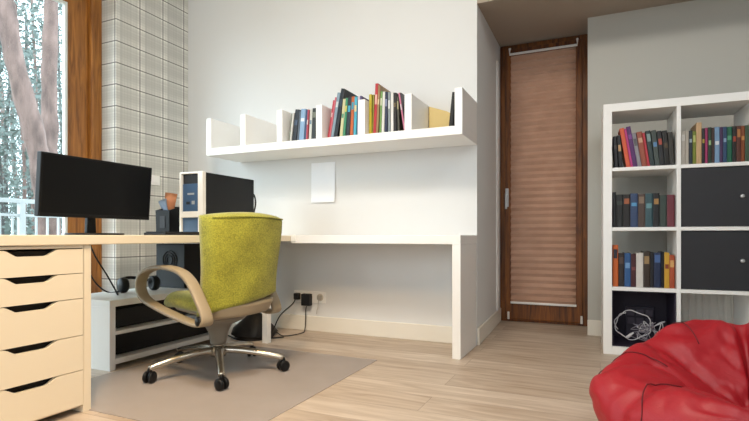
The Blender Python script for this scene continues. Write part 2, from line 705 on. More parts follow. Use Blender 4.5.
obj('bottom_rail', bx(bx0 - 0.004, bx1 + 0.004, YD - 0.022, YD - 0.002, bz0 - 0.012, bz0 + 0.006), M_white, bl, bevel=0.003)

# ------------------------------------------------------------------ radiator behind the bookcase
rad = thing('radiator', 'white ribbed panel radiator on the wall behind the bookcase', 'radiator', (0, -0.012, 0))
bm = NB()
pts = []
x = 0.16
out = []
while x < 1.55:
    out += [(x, YR - 0.075), (x + 0.020, YR - 0.075), (x + 0.026, YR - 0.083), (x + 0.034, YR - 0.083)]
    x += 0.040
out = out + [(x, YR - 0.075), (x, YR - 0.03), (0.16, YR - 0.03)]
prism(bm, out, 0.16, 0.375, 'Z')
obj('panel', bm, pm('radiator_enamel', '#e8e6de', 0.4), rad)
obj('top_grille', bx(0.15, x + 0.01, YR - 0.09, YR - 0.02, 0.375, 0.387), pm('radiator_enamel', '#e8e6de', 0.4), rad)
for xx in (0.3, 1.3):
    obj('wall_bracket', bx(xx, xx + 0.03, YR - 0.03, YR - 0.0, 0.2, 0.36), pm('radiator_enamel', '#e8e6de', 0.4), rad)

# ------------------------------------------------------------------ built-in desk
WF = -1.966                                     # front of the wing and of the drawer chest
wing = thing('desk', 'long white desk top running along the window wall on square legs', 'desk', (0, 0, 0))
obj('tabletop', bx(-2.95, WF + 0.008, 0.55, YB - 0.004, 0.702, 0.742), M_case, wing, bevel=0.003)
for (x, y) in ((-2.10, 2.84), (-2.755, 2.85), (-2.86, 0.62)):
    obj('leg', bx(x - 0.022, x + 0.022, y - 0.022, y + 0.022, 0, 0.702), M_white, wing, bevel=0.003)

ctr = thing('wall_desk', 'white wall-mounted counter desk below the long shelf with one end panel', 'desk', (0, 0, 0))
obj('tabletop', bx(WF + 0.012, XA, 2.924, YB - 0.002, 0.688, 0.743), M_white, ctr, bevel=0.003)
obj('end_panel', bx(XA - 0.052, XA, 2.924, YB - 0.018, 0.0, 0.688), M_white, ctr, bevel=0.003)
obj('joint_cap', bx(WF + 0.010, WF + 0.05, 2.918, 2.924, 0.700, 0.746), M_white, ctr, bevel=0.002)

# drawer chest under the desk
ch = thing('drawer_chest', 'cream white chest of five drawers with cut-out grips under the desk', 'drawers', (0, 0, 0))
cy0, cy1 = 0.955, 1.44
cz = [0.686, 0.584, 0.479, 0.325, 0.180, 0.034]
bm = NB()
# carcass: a shell open to the front
T = 0.036
box(bm, WF - 0.55, WF - 0.004, cy1 - T, cy1, 0.0, 0.70)
box(bm, WF - 0.55, WF - 0.004, cy0, cy0 + T, 0.0, 0.70)
box(bm, WF - 0.55, WF - 0.004, cy0 + T, cy1 - T, 0.688, 0.70)
box(bm, WF - 0.55, WF - 0.54, cy0 + T, cy1 - T, 0.03, 0.688)
box(bm, WF - 0.55, WF - 0.03, cy0 + T, cy1 - T, 0.02, 0.03)
bmesh.ops.remove_doubles(bm, verts=bm.verts, dist=1e-5)
obj('carcass', bm, M_case, ch, bevel=0.002)
ym = (cy0 + cy1) / 2
for i in range(5):
    z1, z0 = cz[i] - 0.002, cz[i + 1] + 0.001
    a, c = cy0 + T + 0.002, cy1 - T - 0.002
    d = 0.024
    prof = [(a, z0), (c, z0), (c, z1), (ym + 0.100, z1), (ym + 0.090, z1 - 0.004), (ym + 0.062, z1 - d + 0.003), (ym + 0.052, z1 - d),
            (ym - 0.052, z1 - d), (ym - 0.062, z1 - d + 0.003), (ym - 0.090, z1 - 0.004), (ym - 0.100, z1), (a, z1)]
    bm = NB()
    prism(bm, prof, WF - 0.022, WF - 0.002, 'X')
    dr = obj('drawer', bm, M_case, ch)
    obj('drawer_box', bx(WF - 0.50, WF - 0.034, a + 0.01, c - 0.01, z0 + 0.004, z1 - 0.005), pm('drawer_shade', '#17130f', 0.8), dr)  # solid near-black block, paints the shade inside the grip hollows

# low media bench
bn = thing('low_bench', 'low white open-fronted bench unit with one shelf on the floor under desk', 'shelf unit', (0, 0, 0))
nx0, nx1, ny0, ny1, nz = -2.86, -2.43, 1.885, 2.82, 0.385
obj('side_panel', bx(nx0, nx1, ny0, ny0 + 0.036, 0, nz - 0.036), M_white, bn, bevel=0.002)
obj('side_panel', bx(nx0, nx1, ny1 - 0.036, ny1, 0, nz - 0.036), M_white, bn, bevel=0.002)
obj('top', bx(nx0, nx1, ny0, ny1, nz - 0.036, nz), M_white, bn, bevel=0.002)
obj('shelf', bx(nx0 + 0.01, nx1 - 0.004, ny0 + 0.036, ny1 - 0.036, 0.192, 0.212), M_white, bn, bevel=0.002)
obj('bottom', bx(nx0, nx1 - 0.004, ny0 + 0.036, ny1 - 0.036, 0.03, 0.06), M_white, bn, bevel=0.002)
obj('back_panel', bx(nx0, nx0 + 0.008, ny0 + 0.036, ny1 - 0.036, 0.06, nz - 0.036), M_blackm, bn)


def filler(name, label, cat, x0, x1, y0, y1, z0, z1):  # black boxes added in the bench bays so the inside reads dark
    t = thing(name, label, cat, (0, 0, 0))
    obj('case', bx(x0, x1, y0, y1, z0 + 0.004, z1), M_blackm, t, bevel=0.004)
    obj('front_panel', bx(x1, x1 + 0.006, y0 + 0.004, y1 - 0.004, z0 + 0.006, z1 - 0.004), M_black, t, bevel=0.002)
    for yy in (y0 + 0.05, y1 - 0.05):
        obj('foot', bx(x0 + 0.02, x1 - 0.02, yy - 0.012, yy + 0.012, z0, z0 + 0.004), M_blackm, t)


filler('dark_filler', 'black box device in the upper bay of the low white bench', 'filler', nx0 + 0.012, nx1 - 0.07, ny0 + 0.05, ny1 - 0.05, 0.212, 0.325)
filler('dark_filler', 'larger black box device in the lower bay of the low white bench', 'filler', nx0 + 0.012, nx1 - 0.07, ny0 + 0.05, ny1 - 0.05, 0.06, 0.180)

# chair mat
M_mat = mat_sheet()
mt = obj('floor_mat', bx(-2.40, -1.205, 1.43, 2.71, 0.0005, 0.0035), M_mat)
tag(mt, 'greyish translucent protective mat on the floor under the office chair', 'floor mat')

# ------------------------------------------------------------------ wall shelf
sh = thing('wall_shelf', 'long white wall shelf with seven upright dividers above the counter desk', 'shelf', (0, 0, 0))
SX0, SX1, SY0, SZ0, SZ1, ST = -2.756, XA, 2.966, 1.353, 1.637, 0.055
PT = 0.048
obj('shelf_board', bx(SX0, SX1, SY0, YB - 0.002, SZ0, SZ0 + ST), M_white, sh, bevel=0.002)
pitch = (SX1 - SX0 - PT) / 6
bays = []
for i in range(7):
    x = SX0 + pitch * i
    obj('divider', bx(x, x + PT, SY0, YB - 0.002, SZ0 + ST, SZ1), M_white, sh, bevel=0.002)
    bays.append((x + PT, x + pitch))

# ------------------------------------------------------------------ books
BOOKM = {}


def cmat(col):
    if col not in BOOKM:
        BOOKM[col] = pm('book_cover_' + col.strip('#'), tuple(c * 0.8 for c in srgb(col)[:3]) + (1.0,), 0.45, 0.25, 30, stretch=(1, 1, 0.3))
    return BOOKM[col]


M_page = pm('paper_edges', '#ddd4c0', 0.9, 0.08, 200, stretch=(1, 0.02, 0.02))
BOOKS = {}


def book_parts(t, h, dpt):
    """cover: spine at y = 0 facing -Y, boards running back; x 0..t, z 0..h"""
    c = min(0.0025, t * 0.18)
    bm = NB()
    prism(bm, [(0, dpt), (0, 0.002), (t * 0.18, 0.0), (t * 0.82, 0.0), (t, 0.002), (t, dpt), (t - c, dpt), (t - c, c + 0.003), (c, c + 0.003), (c, dpt)], 0, h, 'Z')
    pg = bx(c, t - c, c + 0.003, dpt - 0.004, 0.003, h - 0.004)
    return bm, pg


def poly(t, h, a):
    """side view of a leaning book, lowest corner on z = 0"""
    ca, sa = math.cos(a), math.sin(a)
    pts = [(x * ca + z * sa, -x * sa + z * ca) for x, z in ((0, 0), (t, 0), (t, h), (0, h))]
    mz = min(p[1] for p in pts)
    return [(p[0], p[1] - mz) for p in pts], -mz


def ext(pg, z, side):
    """left/right extent of a convex polygon at height z"""
    xs = []
    n = len(pg)
    for i in range(n):
        (x0, z0), (x1, z1) = pg[i], pg[(i + 1) % n]
        if abs(z1 - z0) < 1e-9:
            if abs(z - z0) < 1e-6:
                xs += [x0, x1]
        elif min(z0, z1) - 1e-9 <= z <= max(z0, z1) + 1e-9:
            xs.append(x0 + (x1 - x0) * (z - z0) / (z1 - z0))
    if not xs:
        return None
    return min(xs) if side < 0 else max(xs)


def lay(x0, specs):
    prev = None
    laid = []
    for (t, h, dp, a, col, band, lab) in specs:
        pg, dz = poly(t, h, R(a))
        if prev is None:
            off = x0 + 0.002 - min(p[0] for p in pg)
        else:
            off = -1e9
            top = min(max(p[1] for p in pg), max(p[1] for p in prev))
            zz = [top * k / 40 for k in range(41)] + [p[1] for p in pg] + [p[1] for p in prev]
            for q in zz:
                r = ext(prev, q, 1)
                l = ext(pg, q, -1)
                if r is not None and l is not None:
                    off = max(off, r - l)
            off += 0.0008
        pw = [(p[0] + off, p[1]) for p in pg]
        laid.append((off, dz, pw))
        prev = pw
    return laid, max(p[0] for l in laid for p in l[2])


def row_of_books(x0, x1, y, z, specs, group, spare=0.006):
    """specs: (thickness, height, depth, lean in degrees, colour, band colour or None, label); thicknesses are scaled to fill x0..x1"""
    f = 1.0
    for _ in range(6):
        sp = [(q[0] * f,) + q[1:] for q in specs]
        laid, end = lay(x0, sp)
        f *= 1 + (x1 - spare - end) / sum(q[0] for q in sp)
    specs = [(q[0] * f,) + q[1:] for q in specs]
    laid, end = lay(x0, specs)
    for (t, h, dp, a, col, band, lab), (off, dz, pw) in zip(specs, laid):
        th = thing('book', lab, 'book', (off, y + random.uniform(0, 0.012), z + dz + 0.0006), 0, group)
        th.rotation_euler = (0, R(a), 0)
        cv, pgs = book_parts(t, h, dp)
        obj('cover', cv, cmat(col), th)
        obj('pages', pgs, M_page, th)
        if band:
            z0 = h * random.uniform(0.50, 0.72)
            z1 = z0 + h * random.uniform(0.10, 0.22)
            obj('spine_label', bx(t * 0.14, t * 0.86, -0.0007, 0.0006, z0, z1), cmat(band), th)


zS = SZ0 + ST
yS = SY0 + 0.05
G1 = 'books in the third bay of the wall shelf'
B3 = "in the wall shelf's third bay"
row_of_books(bays[2][0] + 0.012, bays[2][1], yS, zS, [
    (0.010, 0.205, 0.16, 7, '#8c938a', None, 'thin grey booklet, leftmost ' + B3),
    (0.012, 0.210, 0.16, 7, '#e4e6e2', None, 'white booklet beside the thin grey one ' + B3),
    (0.034, 0.232, 0.17, 8, '#1d2430', '#40516a', 'thick near-black book leaning right ' + B3),
    (0.014, 0.215, 0.16, 6, '#54606e', None, 'slate grey book right of the thick near-black one ' + B3),
    (0.036, 0.228, 0.17, 5, '#8eb0d4', '#e8eef4', 'wide light blue book with white label ' + B3),
    (0.012, 0.220, 0.16, 4, '#3b4f78', None, 'thin navy book right of the light blue one ' + B3),
    (0.012, 0.220, 0.16, 4, '#b8485a', '#e6d8d0', 'thin red book, the only red one ' + B3),
    (0.020, 0.222, 0.17, 3, '#d9dcd6', '#7c96a8', 'white book right of the thin red one ' + B3),
    (0.030, 0.226, 0.17, 2, '#262a2c', '#7c8272', 'dark patterned book second from the right ' + B3),
    (0.022, 0.220, 0.17, 1, '#4d5049', '#a7a694', 'olive grey book, rightmost ' + B3)], G1)
G2 = 'books in the fourth bay of the wall shelf'
B4 = "in the wall shelf's fourth bay"
row_of_books(bays[3][0] + 0.004, bays[3][1], yS, zS, [
    (0.016, 0.268, 0.20, 10, '#c23a4c', '#e8c6c4', 'red book leaning right, leftmost ' + B4),
    (0.012, 0.285, 0.20, 10, '#d8707e', None, 'pink book between the red and grey-blue ones ' + B4),
    (0.022, 0.315, 0.21, 10, '#8ba3b4', '#d6dde0', 'grey-blue leaning book left of the tall navy one ' + B4),
    (0.026, 0.340, 0.25, 10, '#15202b', '#2c4050', 'tall navy book leaning right, tallest ' + B4),
    (0.022, 0.265, 0.19, 6, '#d8d3a4', '#5f9d7f', 'pale yellow book just right of the tall navy one ' + B4),
    (0.018, 0.268, 0.19, 5, '#3e8f6b', '#d8cf6a', 'green book with yellow label ' + B4),
    (0.026, 0.272, 0.19, 4, '#232b33', '#49aecb', 'black book with cyan label ' + B4),
    (0.022, 0.272, 0.19, 3, '#c8632f', '#39a3c0', 'orange book with cyan label ' + B4),
    (0.020, 0.268, 0.19, 2, '#4bb3cd', '#efd9a5', 'bright cyan book ' + B4),
    (0.015, 0.268, 0.19, 1, '#e4dcec', None, 'pale lilac book second from the right ' + B4),
    (0.013, 0.272, 0.19, 1, '#665a86', None, 'purple book, rightmost ' + B4)], G2)
G3 = 'books in the fifth bay of the wall shelf'
B5 = "in the wall shelf's fifth bay"
row_of_books(bays[4][0] + 0.002, bays[4][1], yS, zS, [
    (0.024, 0.272, 0.20, 0, '#c9b72f', None, 'mustard yellow book, leftmost ' + B5),
    (0.012, 0.270, 0.20, 1, '#9fa94a', None, 'yellow-green book beside the mustard one ' + B5),
    (0.026, 0.338, 0.26, 3, '#c2333a', '#e7b7a4', 'tall red book, tallest ' + B5),
    (0.020, 0.325, 0.25, 3, '#a2855c', '#d8c39a', 'tall tan book leaning on the tall red one ' + B5),
    (0.018, 0.285, 0.19, 2, '#7ba65e', '#e2e6c8', 'leaf green book ' + B5),
    (0.024, 0.280, 0.19, 2, '#ecebe5', None, 'white book left of the dark blue one ' + B5),
    (0.024, 0.275, 0.19, 1, '#2c3450', '#8e98b8', 'dark blue book ' + B5),
    (0.022, 0.272, 0.19, 0, '#8f9a9e', '#dfe3e2', 'mid grey book right of the dark blue one ' + B5),
    (0.026, 0.272, 0.19, 0, '#f0efea', None, 'white book right of the mid grey one ' + B5),
    (0.026, 0.262, 0.19, 0, '#211d1c', '#6b5a3a', 'black book with brown label ' + B5),
    (0.018, 0.238, 0.19, -2, '#4c4a3c', '#a29a72', 'dark olive book left of the leaning pink one ' + B5),
    (0.014, 0.262, 0.19, -9, '#d77f9d', '#f0e2e6', 'pink book leaning left ' + B5),
    (0.010, 0.262, 0.19, -9, '#3a3440', None, 'thin dark purple book, rightmost ' + B5)], G3)

# yellow folder on the wall side of the sixth bay, and a black one at the end panel
bm = NB()
fx = bays[5][0] + 0.004
prism(bm, [(fx, zS + 0.0005), (fx + 0.150, zS + 0.0005), (fx + 0.150, zS + 0.165), (fx + 0.125, zS + 0.180), (fx, zS + 0.225)], YB - 0.055, YB - 0.008, 'Y')
f = thing('magazine_file', 'yellow cardboard folder with slanted top at the back of the right-hand shelf bay', 'folder', (0, 0, 0))
obj('body', bm, pm('yellow_card', '#dcc486', 0.7, 0.05, 20), f)
obj('edge_strip', bx(fx - 0.001, fx + 0.002, YB - 0.058, YB - 0.05, zS + 0.001, zS + 0.22), pm('yellow_card_edge', '#b99a55', 0.7), f)
bf = thing('binder', 'black folder leaning on the right end panel of the wall shelf', 'folder', (bays[5][1] - 0.046, yS - 0.02, zS + 0.001))
bf.rotation_euler = (0, R(6), 0)
cv, pgs = book_parts(0.022, 0.215, 0.24)
obj('cover', cv, M_blackm, bf)
obj('pages', pgs, M_page, bf)

# ------------------------------------------------------------------ bookcase
KX, KY, KZ = 0.0169, 3.447, 1.562
KT, KD = 0.050, 0.39
cell = (KZ - 2 * KT - 3 * 0.022) / 4
KW = 2 * KT + 2 * cell + 0.022
ROT = R(1.5)
kb = thing('bookcase', 'tall white cube bookcase with books and two charcoal doors by right wall', 'bookcase', (KX, KY, 0), ROT)
obj('side_panel', bx(0, KT, 0, KD, 0, KZ), M_white, kb, bevel=0.002)
obj('side_panel', bx(KW - KT, KW, 0, KD, 0, KZ), M_white, kb, bevel=0.002)
obj('top_panel', bx(KT, KW - KT, 0, KD, KZ - KT, KZ), M_white, kb, bevel=0.002)
obj('bottom_panel', bx(KT, KW - KT, 0, KD, 0, KT), M_white, kb, bevel=0.002)
xm0 = KT + cell
obj('divider', bx(xm0, xm0 + 0.022, 0.001, KD, KT, KZ - KT), M_white, kb, bevel=0.002)
levels = [KT]
for i in range(3):
    z = KT + cell * (i + 1) + 0.022 * i
    for a in (KT, xm0 + 0.022):
        obj('shelf', bx(a, a + cell, 0.001, KD, z, z + 0.022), M_white, kb, bevel=0.002)
    levels.append(z + 0.022)
cx0, cx1 = KT, xm0 + 0.022            # left edges of the two columns
for lv in (2, 1):
    z = levels[lv]
    d = obj('door', bx(cx1 + 0.002, cx1 + cell - 0.002, 0.012, 0.028, z + 0.002, z + cell - 0.002), M_dkgrey, kb, bevel=0.002)
    bm = NB()
    lathe(bm, [(0.0, 0.0), (0.010, 0.001), (0.012, 0.010), (0.008, 0.016), (0.0, 0.018)], 16, Matrix.Translation((cx1 + cell - 0.045, 0.013, z + cell * 0.5)) @ Matrix.Rotation(R(90), 4, 'X'))
    obj('knob', bm, M_silver, d, smooth=True)


def cell_books(col, lv, specs, group, dx=0.0):
    """same rows, laid along the turned bookcase"""
    n0 = set(o.name for o in C.objects)
    row_of_books(col + 0.004 + dx, col + cell, 0.035, levels[lv], specs, group)
    Mx = Matrix.Translation((KX, KY, 0)) @ Matrix.Rotation(ROT, 4, 'Z')
    for o in list(C.objects):
        if o.name not in n0 and o.parent is None:
            loc = Mx @ o.location
            a = o.rotation_euler.y
            o.matrix_world = Matrix.Translation(loc) @ Matrix.Rotation(ROT, 4, 'Z') @ Matrix.Rotation(a, 4, 'Y')


K1 = "in the bookcase's top left cube"
cell_books(cx0, 3, [
    (0.020, 0.200, 0.16, -3, '#15151a', '#4a4440', 'black book with grey label, leftmost ' + K1),
    (0.020, 0.205, 0.16, -4, '#101014', '#c9a070', 'black book with tan label beside the orange one ' + K1),
    (0.022, 0.250, 0.17, -9, '#e2623c', None, 'tall orange book leaning left ' + K1),
    (0.012, 0.245, 0.17, -9, '#c7418a', None, 'thin magenta book between the orange and purple ones ' + K1),
    (0.022, 0.258, 0.17, -9, '#5a2a6e', '#8a4a9a', 'tall purple book leaning left ' + K1),
    (0.020, 0.215, 0.16, -9, '#98949c', '#5b585e', 'grey book leaning left, right of the purple one ' + K1),
    (0.028, 0.220, 0.16, -8, '#a2543f', '#d6a58a', 'thick brick brown book ' + K1),
    (0.012, 0.212, 0.16, -8, '#c23a48', None, 'thin crimson book right of the brick brown one ' + K1),
    (0.024, 0.222, 0.16, -7, '#28393c', '#8fa6a6', 'dark teal book with grey label ' + K1),
    (0.024, 0.222, 0.16, -6, '#46504c', '#5e8fc0', 'grey-green book with blue label ' + K1),
    (0.022, 0.215, 0.16, -5, '#1b1c22', '#b24a3a', 'black book with red label, third from right ' + K1),
    (0.024, 0.215, 0.16, -4, '#17130f', '#54432e', 'black-brown book second from right ' + K1),
    (0.022, 0.205, 0.16, -3, '#33302a', None, 'dark olive book, rightmost ' + K1)], 'books in the top left cube')
K2 = "in the bookcase's top right cube"
cell_books(cx1, 3, [
    (0.022, 0.205, 0.16, 0, '#d9d2c6', '#f0ece4', 'off-white book, leftmost ' + K2),
    (0.016, 0.205, 0.16, 0, '#c6bfb4', None, 'pale grey book second from left ' + K2),
    (0.018, 0.205, 0.16, 0, '#2a3540', '#9fb0b8', 'slate book with pale label ' + K2),
    (0.018, 0.200, 0.16, 0, '#7e8a2e', '#c8cf7c', 'olive green book left of the cream one ' + K2),
    (0.026, 0.250, 0.18, 0, '#d3ae82', None, 'cream tan book, tallest ' + K2),
    (0.014, 0.212, 0.16, 0, '#1c1c20', '#b8a040', 'black yellow-labelled book beside the tall tan one ' + K2),
    (0.014, 0.215, 0.16, 0, '#a8386a', None, 'magenta book ' + K2),
    (0.016, 0.215, 0.16, 0, '#1f3828', '#9bc08a', 'dark green book with pale label ' + K2),
    (0.014, 0.212, 0.16, 0, '#3f2a24', None, 'dark brown book left of the light blue one ' + K2),
    (0.024, 0.215, 0.16, 0, '#7fa2c6', '#e6ecf0', 'light blue book with white label ' + K2),
    (0.014, 0.212, 0.16, 0, '#472a58', None, 'violet book right of the light blue one ' + K2),
    (0.018, 0.212, 0.16, 0, '#26486e', '#8aa6c4', 'navy blue book ' + K2),
    (0.026, 0.212, 0.16, 0, '#1d6a50', '#58a884', 'emerald green book ' + K2),
    (0.018, 0.212, 0.16, 0, '#201a18', '#a8442e', 'black book with red label right of the emerald one ' + K2),
    (0.020, 0.212, 0.16, 0, '#5a2c1e', '#b87a44', 'chestnut brown book ' + K2),
    (0.018, 0.212, 0.16, 0, '#8b4a22', '#d49a58', 'rust brown book ' + K2),
    (0.018, 0.212, 0.16, 0, '#3e5a44', None, 'moss green book, rightmost ' + K2)], 'books in the top right cube')
K3 = "in the bookcase's second cube down"
cell_books(cx0, 2, [
    (0.016, 0.222, 0.16, 0, '#0e0e11', None, 'plain black book, leftmost ' + K3),
    (0.034, 0.205, 0.16, 0, '#151a1a', '#39413c', 'thick black book with dim label ' + K3),
    (0.034, 0.205, 0.16, 0, '#1a1412', '#a85c34', 'thick black book with orange label ' + K3),
    (0.036, 0.210, 0.16, 0, '#34486e', '#5a9fcf', 'indigo book with bright blue label ' + K3),
    (0.034, 0.205, 0.16, 0, '#54423a', '#8c7664', 'brown book with tan label ' + K3),
    (0.036, 0.208, 0.16, 0, '#3a5a62', '#6a98a0', 'teal book with lighter teal label ' + K3),
    (0.030, 0.208, 0.16, 0, '#15171c', '#b0854c', 'black book with gold label ' + K3),
    (0.034, 0.195, 0.16, 0, '#3c4a44', None, 'grey-green book beside the dark red one ' + K3),
    (0.034, 0.195, 0.16, 0, '#74303c', None, 'dark red book, rightmost ' + K3)], 'books in the second cube down')
K4 = "in the bookcase's third cube down"
cell_books(cx0, 1, [
    (0.030, 0.260, 0.17, 0, '#e0702c', '#2a2a3a', 'tall orange book with dark label, leftmost ' + K4),
    (0.034, 0.210, 0.16, 0, '#2a201e', '#54423c', 'thick dark brown book right of the orange one ' + K4),
    (0.034, 0.210, 0.16, 0, '#2c5c94', '#78a4d4', 'bright blue book with light blue label ' + K4),
    (0.028, 0.205, 0.16, 0, '#4a1e22', '#7e4040', 'maroon book ' + K4),
    (0.038, 0.212, 0.16, 0, '#e2ddd6', None, 'thick white book ' + K4),
    (0.036, 0.222, 0.16, 0, '#3a2c20', '#a4865a', 'dark brown tan-labelled book beside the white one ' + K4),
    (0.018, 0.215, 0.16, 0, '#14151c', None, 'thin black book left of the dark blue one ' + K4),
    (0.040, 0.215, 0.16, 0, '#1d2d50', '#4a6ca4', 'thick dark blue book ' + K4),
    (0.014, 0.220, 0.16, 0, '#101010', None, 'thin black book left of the yellow one ' + K4),
    (0.026, 0.215, 0.16, 0, '#d6a634', '#8a3a24', 'golden yellow book with red label ' + K4),
    (0.026, 0.200, 0.16, 0, '#b4522e', '#e0b070', 'rust orange book, rightmost ' + K4)], 'books in the third cube down')

# dark box insert with cables in the bottom left cube
Mk = Matrix.Translation((KX, KY, 0)) @ Matrix.Rotation(ROT, 4, 'Z')
M_violet = pm('dark_violet_card', '#2c2536', 0.6, 0.1, 8)
z = levels[0]
bi = thing('storage_box', 'dark violet open-fronted box in the bottom left cube of the bookcase', 'box', (KX, KY, 0), ROT)
a0, a1, c0, c1 = cx0 + 0.002, cx0 + cell - 0.002, z + 0.001, z + cell - 0.002
bm = NB()
o_ = [(a0, c0), (a1, c0), (a1, c1), (a0, c1)]
i_ = [(a0 + 0.006, c0 + 0.006), (a1 - 0.006, c0 + 0.006), (a1 - 0.006, c1 - 0.006), (a0 + 0.006, c1 - 0.006)]
of = [bm.verts.new((p[0], 0.02, p[1])) for p in o_]
inn = [bm.verts.new((p[0], 0.02, p[1])) for p in i_]
ob = [bm.verts.new((p[0], 0.36, p[1])) for p in o_]
ib = [bm.verts.new((p[0], 0.35, p[1])) for p in i_]
for k in range(4):
    j = (k + 1) % 4
    bm.faces.new((of[k], of[j], inn[j], inn[k]))
    bm.faces.new((of[k], of[j], ob[j], ob[k]))
    bm.faces.new((inn[k], inn[j], ib[j], ib[k]))
bm.faces.new(ob)
bm.faces.new(ib)
obj('shell', bm, M_violet, bi)
ps = thing('socket_block', 'dark block with six square sockets at the back of the violet box', 'power strip', (KX, KY, 0), ROT)
obj('housing', bx(a0 + 0.095, a0 + 0.265, 0.318, 0.349, z + 0.008, z + 0.215), pm('dim_grey_plastic', '#3a3544', 0.5), ps, bevel=0.004)
for r in range(2):
    for c in range(3):
        xx, zz = a0 + 0.105 + 0.054 * c, z + 0.100 + 0.055 * r
        obj('socket', bx(xx, xx + 0.042, 0.312, 0.318, zz, zz + 0.042), pm('socket_face', '#5a5464', 0.5), ps, bevel=0.004)

M_wire = pm('white_cable', '#d8d6da', 0.4)
M_wireg = pm('grey_cable', '#8e8a96', 0.4)
cb = NB()
wp = []
for k in range(26):
    a = 2 * PI * k / 20 + 2.0
    rr = 0.088 + 0.006 * math.sin(k * 1.7)
    wp.append((cx0 + 0.125 + rr * 1.15 * math.cos(a), 0.075 + 0.02 * math.sin(k * 0.7) + 0.002 * k, z + 0.125 + rr * 0.98 * math.sin(a)))
wp = [Mk @ Vector(p) for p in wp]
c_ = thing('charging_cable', 'white looped cable with plug standing in the violet box', 'cable', (0, 0, 0))
sweep(cb, spline(wp, 4), 0.0032, 7)
obj('cord', cb, M_wire, c_, smooth=True)
cb = NB()
p0 = Mk @ Vector((cx0 + 0.085, 0.06, z + 0.050))
p1 = Mk @ Vector((cx0 + 0.125, 0.06, z + 0.085))
sweep(cb, [p0, p0.lerp(p1, 0.6), p0.lerp(p1, 0.65), p1], [0.009, 0.009, 0.006, 0.005], 8)
obj('plug', cb, M_wire, c_, smooth=True)
rs = random.Random(3)
for n, (lab, col, k0) in enumerate((('tangled thin grey cable in the middle of the violet box', M_wireg, 0.19), ('tangled pale cable at the right of the violet box', M_wire, 0.235))):
    cb = NB()
    wp = [(cx0 + k0 + rs.uniform(-0.085, 0.075), 0.10 + 0.06 * n + rs.uniform(-0.02, 0.04), z + 0.02 + rs.uniform(0.0, 0.125)) for _ in range(22)]
    sweep(cb, spline([Mk @ Vector(p) for p in wp], 6), 0.0026, 6)
    tag(obj('cable', cb, col, smooth=True), lab, 'cable')

# ------------------------------------------------------------------ paper, sockets, switch
bm = NB()
gx0, gx1, gz0, gz1 = -2.056, -1.845, 0.997, 1.305
NN = 8


def sheet_y(i, j):
    return YB - 0.004 - 0.012 * (1 - j / NN) ** 2 * (0.4 + 0.6 * i / NN)


prof = [(sheet_y(0, j), gz0 + (gz1 - gz0) * j / NN) for j in range(NN + 1)]
g = [[[bm.verts.new((gx0 + (gx1 - gx0) * i / NN, sheet_y(i, j) + k * 0.0012, gz0 + (gz1 - gz0) * j / NN)) for k in (0, 1)] for i in range(NN + 1)] for j in range(NN + 1)]
for j in range(NN):
    for i in range(NN):
        for k in (0, 1):
            bm.faces.new((g[j][i][k], g[j][i + 1][k], g[j + 1][i + 1][k], g[j + 1][i][k]))
for j in range(NN):
    for e in (0, NN):
        bm.faces.new((g[j][e][0], g[j + 1][e][0], g[j + 1][e][1], g[j][e][1]))
        bm.faces.new((g[e][j][0], g[e][j + 1][0], g[e][j + 1][1], g[e][j][1]))
pp = obj('paper_sheet', bm, pm('white_paper', '#f2f5fa', 0.8, 0.02, 20))
tag(pp, 'blank white sheet of paper fixed to the wall below the shelf', 'paper')

so = thing('wall_socket', 'white triple socket panel low on the wall under the counter desk', 'socket', (0, 0, 0))
qx0, qx1, qz0, qz1 = -2.335, -2.085, 0.218, 0.308
qx0, qx1 = -2.215, -1.925
obj('plate', bx(qx0, qx1, YB - 0.010, YB, qz0, qz1), M_white, so, bevel=0.003)
qp = (qx1 - qx0) / 3
for i in range(3):
    x = qx0 + qp * (i + 0.5)
    bm = NB()
    lathe(bm, [(0.028, 0.0), (0.028, 0.004), (0.022, 0.004), (0.020, 0.002), (0.0, 0.002)], 20, Matrix.Translation((x, YB - 0.010, (qz0 + qz1) / 2)) @ Matrix.Rotation(R(90), 4, 'X'))
    obj('socket', bm, pm('socket_well', '#cfc8bc', 0.4), so, smooth=False)
qm = (qz0 + qz1) / 2


def cord(name, pts, r, m, lab, cat='cable', plug=None):
    t = thing(name, lab, cat, (0, 0, 0))
    bm = NB()
    sweep(bm, spline(pts, 8), r, 6)
    obj('cord', bm, m, t, smooth=True)
    if plug:
        obj('plug', bx(*plug), m, t, bevel=0.005)
    return t


x1, x2, x3 = [qx0 + qp * (i + 0.5) for i in range(3)]
cord('power_cable', [(x1, YB - 0.055, qm), (x1 - 0.01, YB - 0.08, qm - 0.05), (x1 - 0.06, YB - 0.18, 0.13), (x1 + 0.00, YB - 0.42, 0.016), (x1 - 0.12, YB - 0.55, 0.008),
                     (-2.52, 2.92, 0.008)], 0.005, M_blackm, 'black power cable from the left socket hanging to the floor', 'cable',
     (x1 - 0.022, x1 + 0.018, YB - 0.056, YB - 0.0125, qm - 0.022, qm + 0.028))
cord('power_adapter', [(x2 - 0.008, YB - 0.04, qm - 0.07), (x2 - 0.012, YB - 0.045, 0.16), (x2 - 0.01, YB - 0.06, 0.02), (x2 + 0.02, YB - 0.16, 0.007), (x2 - 0.04, YB - 0.30, 0.007),
                       (x2 - 0.14, YB - 0.26, 0.018), (x2 - 0.14, YB - 0.40, 0.007), (x2 + 0.0, YB - 0.36, 0.013), (x2 - 0.03, YB - 0.46, 0.02), (x2 - 0.19, YB - 0.50, 0.025), (-2.36, 2.82, 0.022)], 0.004, M_blackm,
     'black adapter block in the middle socket with looped cable on floor', 'adapter',
     (x2 - 0.050, x2 + 0.028, YB - 0.056, YB - 0.0125, qm - 0.066, qm + 0.026))
